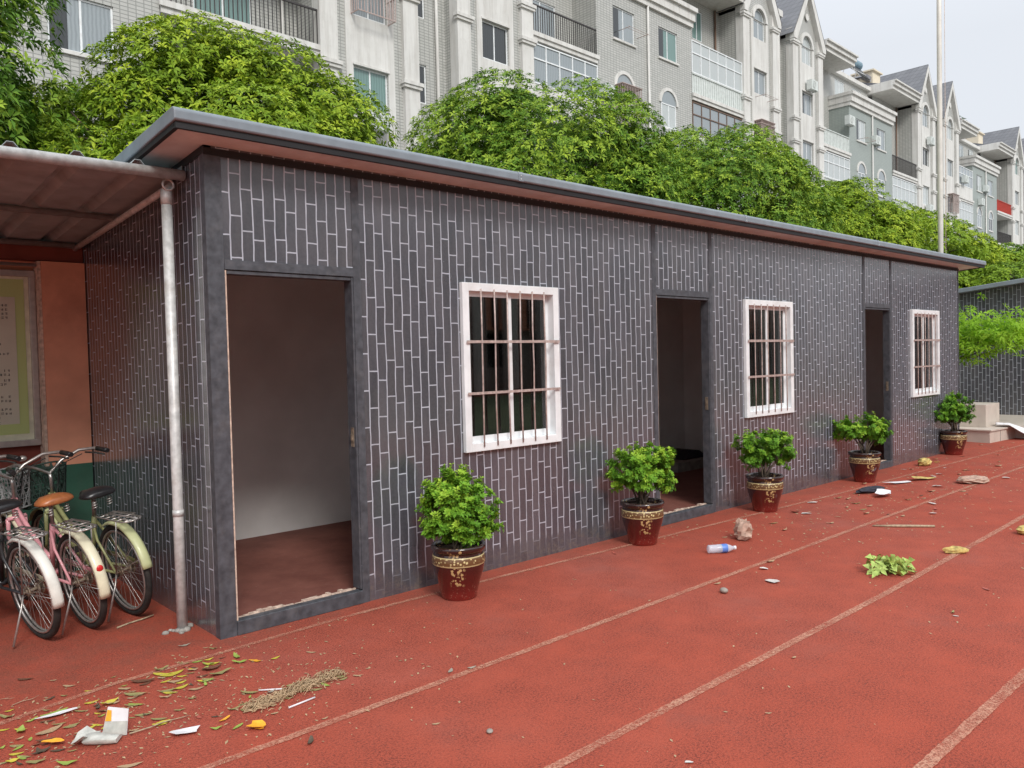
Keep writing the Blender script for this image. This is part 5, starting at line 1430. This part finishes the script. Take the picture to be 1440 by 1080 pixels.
# windrow of shredded stalks
mb = MB(); rc = random.Random(6)
for i in range(520):
    t_ = rc.random(); x = -0.30+0.52*t_; y = -0.985+0.085*t_+rc.gauss(0, .030)
    a = rc.gauss(0.3, .6); l_ = rc.uniform(.008, .028)
    mb.tube([(x-math.cos(a)*l_, y-math.sin(a)*l_, rc.uniform(.003,.012)), (x, y, rc.uniform(.006,.026)), (x+math.cos(a)*l_, y+math.sin(a)*l_, rc.uniform(.003,.015))], rc.uniform(.0010,.0028), 4)
tag(mb.build('stalk_litter', M['lit_tan']), 'long heap of shredded dry stalks on the track between two lane lines', 'debris', None, 'stuff')

def crumple(name, mat, label, cat, x, y, sx, sy, sz, seed, rz=0, sub=3, amp=0.5):
    r = random.Random(seed); mb = MB(); n, m = 14, 9
    mb.ball((0,0,0), 1, 1, 1, n, m); 
    ax = [(r.uniform(2,6), r.uniform(2,6), r.uniform(2,6), r.uniform(0,6)) for _ in range(4)]
    for i, p in enumerate(mb.v):
        f = 1+amp*sum(abs(math.sin(a*p[0]+b*p[1]+c*p[2]+d)) for a, b, c, d in ax)/4-amp*0.5 + (r.uniform(-.10,.10) if abs(p[2]) < 0.99 else 0)
        mb.v[i] = (p[0]*f*sx, p[1]*f*sy, max(0.0, (p[2]*f+0.75)*sz*0.6))
    mb.smooth = [False]*len(mb.f)
    o = mb.build(name, M[mat], None, (x, y, 0.003)); o.rotation_euler = (0, 0, rz)
    return tag(o, label, cat)
def sheet(name, mat, label, cat, x, y, sx, sy, h, seed, rz=0):
    """torn flat sheet: ragged outline, sharp folds"""
    r = random.Random(seed); mb = MB(); n = 9; rings = [(0.0, 1), (0.45, n), (1.0, n)]
    folds = [(r.uniform(0, 3.14), r.uniform(-.5, .5), r.uniform(.4, 1)) for _ in range(3)]
    def zf(u, v): return 0.003 + h*sum(abs(u*math.cos(a)+v*math.sin(a)-o)*w for a, o, w in folds)/2.2
    vs = [(0, 0, zf(0, 0))]
    out = [r.uniform(0.62, 1.25) for _ in range(n)]
    for f in (0.5, 1.0):
        for i in range(n):
            a = 2*math.pi*(i+r.uniform(-.2, .2))/n; q_ = f*(out[i] if f == 1 else r.uniform(.8, 1.2))
            k_ = 1/max(abs(math.cos(a)), abs(math.sin(a)))**0.7
            u, v = math.cos(a)*q_*k_, math.sin(a)*q_*k_
            vs.append((u*sx, v*sy, zf(u, v)+r.uniform(0, h*.15)))
    fs = [(0, 1+i, 1+(i+1) % n) for i in range(n)]
    for i in range(n): j = (i+1) % n; fs += [(1+i, 1+n+i, 1+n+j), (1+i, 1+n+j, 1+j)]
    mb.add(vs, fs); o = mb.build(name, M[mat], None, (x, y, 0.004)); o.rotation_euler = (0, 0, rz)
    sd = o.modifiers.new('thickness', 'SOLIDIFY'); sd.thickness = 0.0012; sd.offset = 1
    return tag(o, label, cat)
crumple('crumpled_paper', 'cardboard', 'crumpled brown paper bag beside the plastic bottle', 'paper', 3.98, -0.80, 0.075, 0.06, 0.13, 1, 0.4, amp=1.3)
crumple('cardboard_lump', 'cardboard', 'flattened dark brown cardboard tray near the far lane line', 'cardboard', 8.05, -1.2, 0.18, 0.11, 0.07, 2, -0.5)
crumple('cardboard_lump', 'ochre_stuff', 'yellowish crushed husk lying near the farthest doorway', 'husk', 9.15, -0.28, 0.10, 0.07, 0.09, 3)
crumple('husk', 'ochre_stuff', 'pale straw-coloured husk resting on the lane line right of the leafy sprig', 'husk', 4.58, -2.19, 0.085, 0.032, 0.045, 4, -0.9)
crumple('husk', 'ochre_stuff', 'yellow husk cut off by the right edge of the picture', 'husk', 5.6, -2.36, 0.075, 0.05, 0.06, 5)
crumple('dark_rag', 'dark_cloth', 'dark blue-black rag on the track beside a white plastic bag', 'rag', 6.78, -0.62, 0.20, 0.07, 0.05, 6, -0.2)
sheet('plastic_bag', 'paper_white', 'small crumpled white plastic bag touching the dark rag', 'plastic bag', 6.58, -0.82, 0.13, 0.08, 0.07, 7, 0.4)
sheet('paper_litter', 'paper_white', 'flat strip of pale torn paper left of the brown cardboard tray', 'paper', 7.5, -0.62, 0.20, 0.05, 0.02, 8, -0.4)
sheet('paper_litter', 'ochre_stuff', 'tan torn wrapping behind the strip of pale paper', 'paper', 7.95, -0.72, 0.18, 0.07, 0.03, 9, -0.4)
sheet('foil_wrapper', 'orange_wrap', 'orange foil wrapper lying alone near the second lane line', 'wrapper', -0.335, -1.175, 0.040, 0.026, 0.012, 10, -0.6)
sheet('foil_wrapper', 'orange_wrap', 'orange-yellow wrapper left of the torn white carton', 'wrapper', -0.985, -0.715, 0.040, 0.024, 0.014, 11, -0.6)
sheet('clear_bag', 'paper_grey', 'greyish translucent plastic scrap next to the torn carton', 'plastic scrap', -0.895, -0.80, 0.055, 0.04, 0.035, 12, 0.4)
sheet('paper_litter', 'paper_white', 'small white paper with violet edge right of the torn carton', 'paper', -0.565, -1.01, 0.058, 0.032, 0.012, 13, -0.5)
sheet('paper_litter', 'paper_white', 'slim folded white paper near the fallen leaves at the left edge', 'paper', -0.905, -0.43, 0.075, 0.018, 0.010, 14, 0.0)

# torn open carton
ct = thing('torn_carton', 'torn white and grey drink carton with an orange corner in the leaf litter', 'carton', (-0.80, -0.84, 0.003), R_(-40))
mb = MB()
mb.add([(-.055,0.03,0.0),(.045,0.03,0.0),(.05,0.045,.10),(-.035,0.05,.11),(-.055,0.034,.0),(.045,0.034,0.0),(.05,0.049,.10),(-.035,0.054,.11)],[(0,1,2,3),(7,6,5,4),(0,3,7,4),(1,5,6,2),(3,2,6,7)])
mb.build('upright_panel', M['paper_white'], ct)
mb = MB(); mb.add([(-.054,0.0285,0.0),(.044,0.0285,0.0),(.047,0.0365,.055),(-.044,0.0385,.055)],[(0,1,2,3)]); mb.build('inside_panel', M['paper_grey'], ct)
mb = MB(); mb.add([(-.043,0.0375,.0565),(-.018,0.037,.0565),(-.018,0.0445,.098),(-.036,0.0475,.100)],[(0,1,2,3)]); mb.build('orange_corner', M['orange_wrap'], ct)
mb = MB(); n = 12; vs = []
for i in range(n+1):
    u = i/n; x = -.09+.13*u; d = .030*math.sin(math.pi*(0.15+0.75*u))
    vs += [(x, -.045-d*.3, .004), (x, -.05-d, .020+.014*math.sin(3*u)), (x, -.02-d*.2, .034+.008*math.sin(5*u)), (x, 0.012, .012)]
mb.add(vs, [(i*4+j, (i+1)*4+j, (i+1)*4+j+1, i*4+j+1) for i in range(n) for j in range(3)], True)
mb.add([vs[0], vs[1], vs[2], vs[3]], [(3,2,1,0)]); mb.add(vs[-4:], [(0,1,2,3)])
mb.build('crushed_base', M['paper_grey'], ct)

# plastic bottle
bt = thing('plastic_bottle', 'empty clear plastic bottle with a blue label lying on the track', 'bottle', (3.47, -0.925, 0.034), 0)
bt.rotation_euler = (0, R_(90), R_(-35))
t = NT('pet_plastic'); t.b.inputs['Base Color'].default_value = (0.72, 0.78, 0.88, 1); t.b.inputs['Roughness'].default_value = 0.12
tr_ = t.n('ShaderNodeBsdfTransparent'); mx = t.n('ShaderNodeMixShader'); mx.inputs[0].default_value = 0.5
t.l(tr_.outputs[0], mx.inputs[1]); t.l(t.b.outputs[0], mx.inputs[2]); t.l(mx.outputs[0], t.out.inputs[0])
mb = MB(); mb.lathe([(0.0,-.105),(0.026,-.105),(0.032,-.098),(0.030,-.08),(0.032,-.06),(0.030,-.045),(0.0325,-.03),(0.0325,.03),(0.031,.05),(0.022,.075),(0.0135,.09),(0.0135,.10)], 20); mb.build('body', M['pet_plastic'], bt)
mb = MB(); mb.lathe([(0.033,.0),(0.0334,.002),(0.0334,.040),(0.032,.045)], 20); mb.build('label_band', M['blue_label'], bt)
mb = MB(); mb.lathe([(0.015,.10),(0.015,.116),(0.0,.117)], 14); mb.build('cap', M['paper_white'], bt)

# leafy sprig
sg = thing('leafy_sprig', 'broken sprig of pale green leaves lying across the third lane line', 'sprig', (3.76, -2.08, 0.0), R_(-40))
rng = np.random.default_rng(8); n = 34
P = np.stack([rng.normal(-0.02, .06, n), rng.normal(0, .045, n), rng.uniform(.02, .095, n)], 1)
D = np.stack([rng.normal(0, .6, n), rng.normal(0, .6, n), rng.uniform(.2, 1, n)], 1); D /= np.linalg.norm(D, axis=1, keepdims=True)
me = leaf_cloud(P, D, 4, 0.075, 0.042, 0.35, rng, rng.uniform(0.4, 0.9, n), 'leaves', M['lit_lettuce'], 0.5)
vs = np.zeros(len(me.vertices)*3, dtype=np.float32); me.vertices.foreach_get('co', vs); vs[2::3] = np.maximum(vs[2::3], 0.004); me.vertices.foreach_set('co', vs)
link_mesh('leaves', me, sg)
mb = MB(); mb.tube([(-.08,0,.015),(0,.01,.02),(.09,-.01,.025),(.14,-.035,.01)], [.003,.004,.004,.003], 6); mb.build('stalk', M['lit_olive'], sg)

def stick(label, pts, r, name='stick', mat='stick'):
    o0 = Vector(pts[0]); mb = MB(); mb.tube([(p[0]-o0.x, p[1]-o0.y, p[2]) for p in pts], r, 6)
    return tag(mb.build(name, M[mat], None, (o0.x, o0.y, 0)), label, 'stick')
stick('bent bare stick on the ground behind the green bicycle wheel', [(-.35,.63,.006),(-.27,.665,.007),(-.20,.68,.008),(-.125,.70,.012)], .005)
stick('long flat pale splinter of wood near the far lane line', [(5.10,-1.36,.008),(5.20,-1.52,.012),(5.40,-1.75,.010)], [.006,.012,.010], 'splinter')
stick('short white straw lying beside the heap of dry stalks', [(-.155,-1.095,.006),(-.02,-1.08,.006)], .004, 'straw', 'paper_white')
stick('second short white straw above the heap of dry stalks', [(-.165,-.82,.006),(-.075,-.895,.008)], .0035, 'straw', 'paper_white')
stick('thin dark twig running from the torn carton to the right', [(-.74,-.86,.01),(-.66,-.87,.014),(-.60,-.85,.010),(-.50,-.86,.008)], [.0035,.003,.0025,.0015], 'twig')

# plants on the far roof
rng = np.random.default_rng(50); n = 60
P = np.stack([rng.uniform(0, 3.2, n), rng.uniform(-.3, .3, n), rng.uniform(0.2, 1.3, n)], 1)
D = np.stack([rng.normal(0, .5, n), rng.normal(0, .5, n), rng.uniform(.5, 1, n)], 1); D /= np.linalg.norm(D, axis=1, keepdims=True)
link_mesh('foliage', leaf_cloud(P, D, 6, 0.25, 0.08, 0.2, rng, rng.uniform(0, .3, n), 'foliage', M['leaf_tree']), rg)
mb = MB()
for i in range(9): mb.tube([(i*.4,0,-0.2),(i*.4+.1,0,1.3)], .03, 4)
mb.build('stems', M['darkred_wall'], rg)
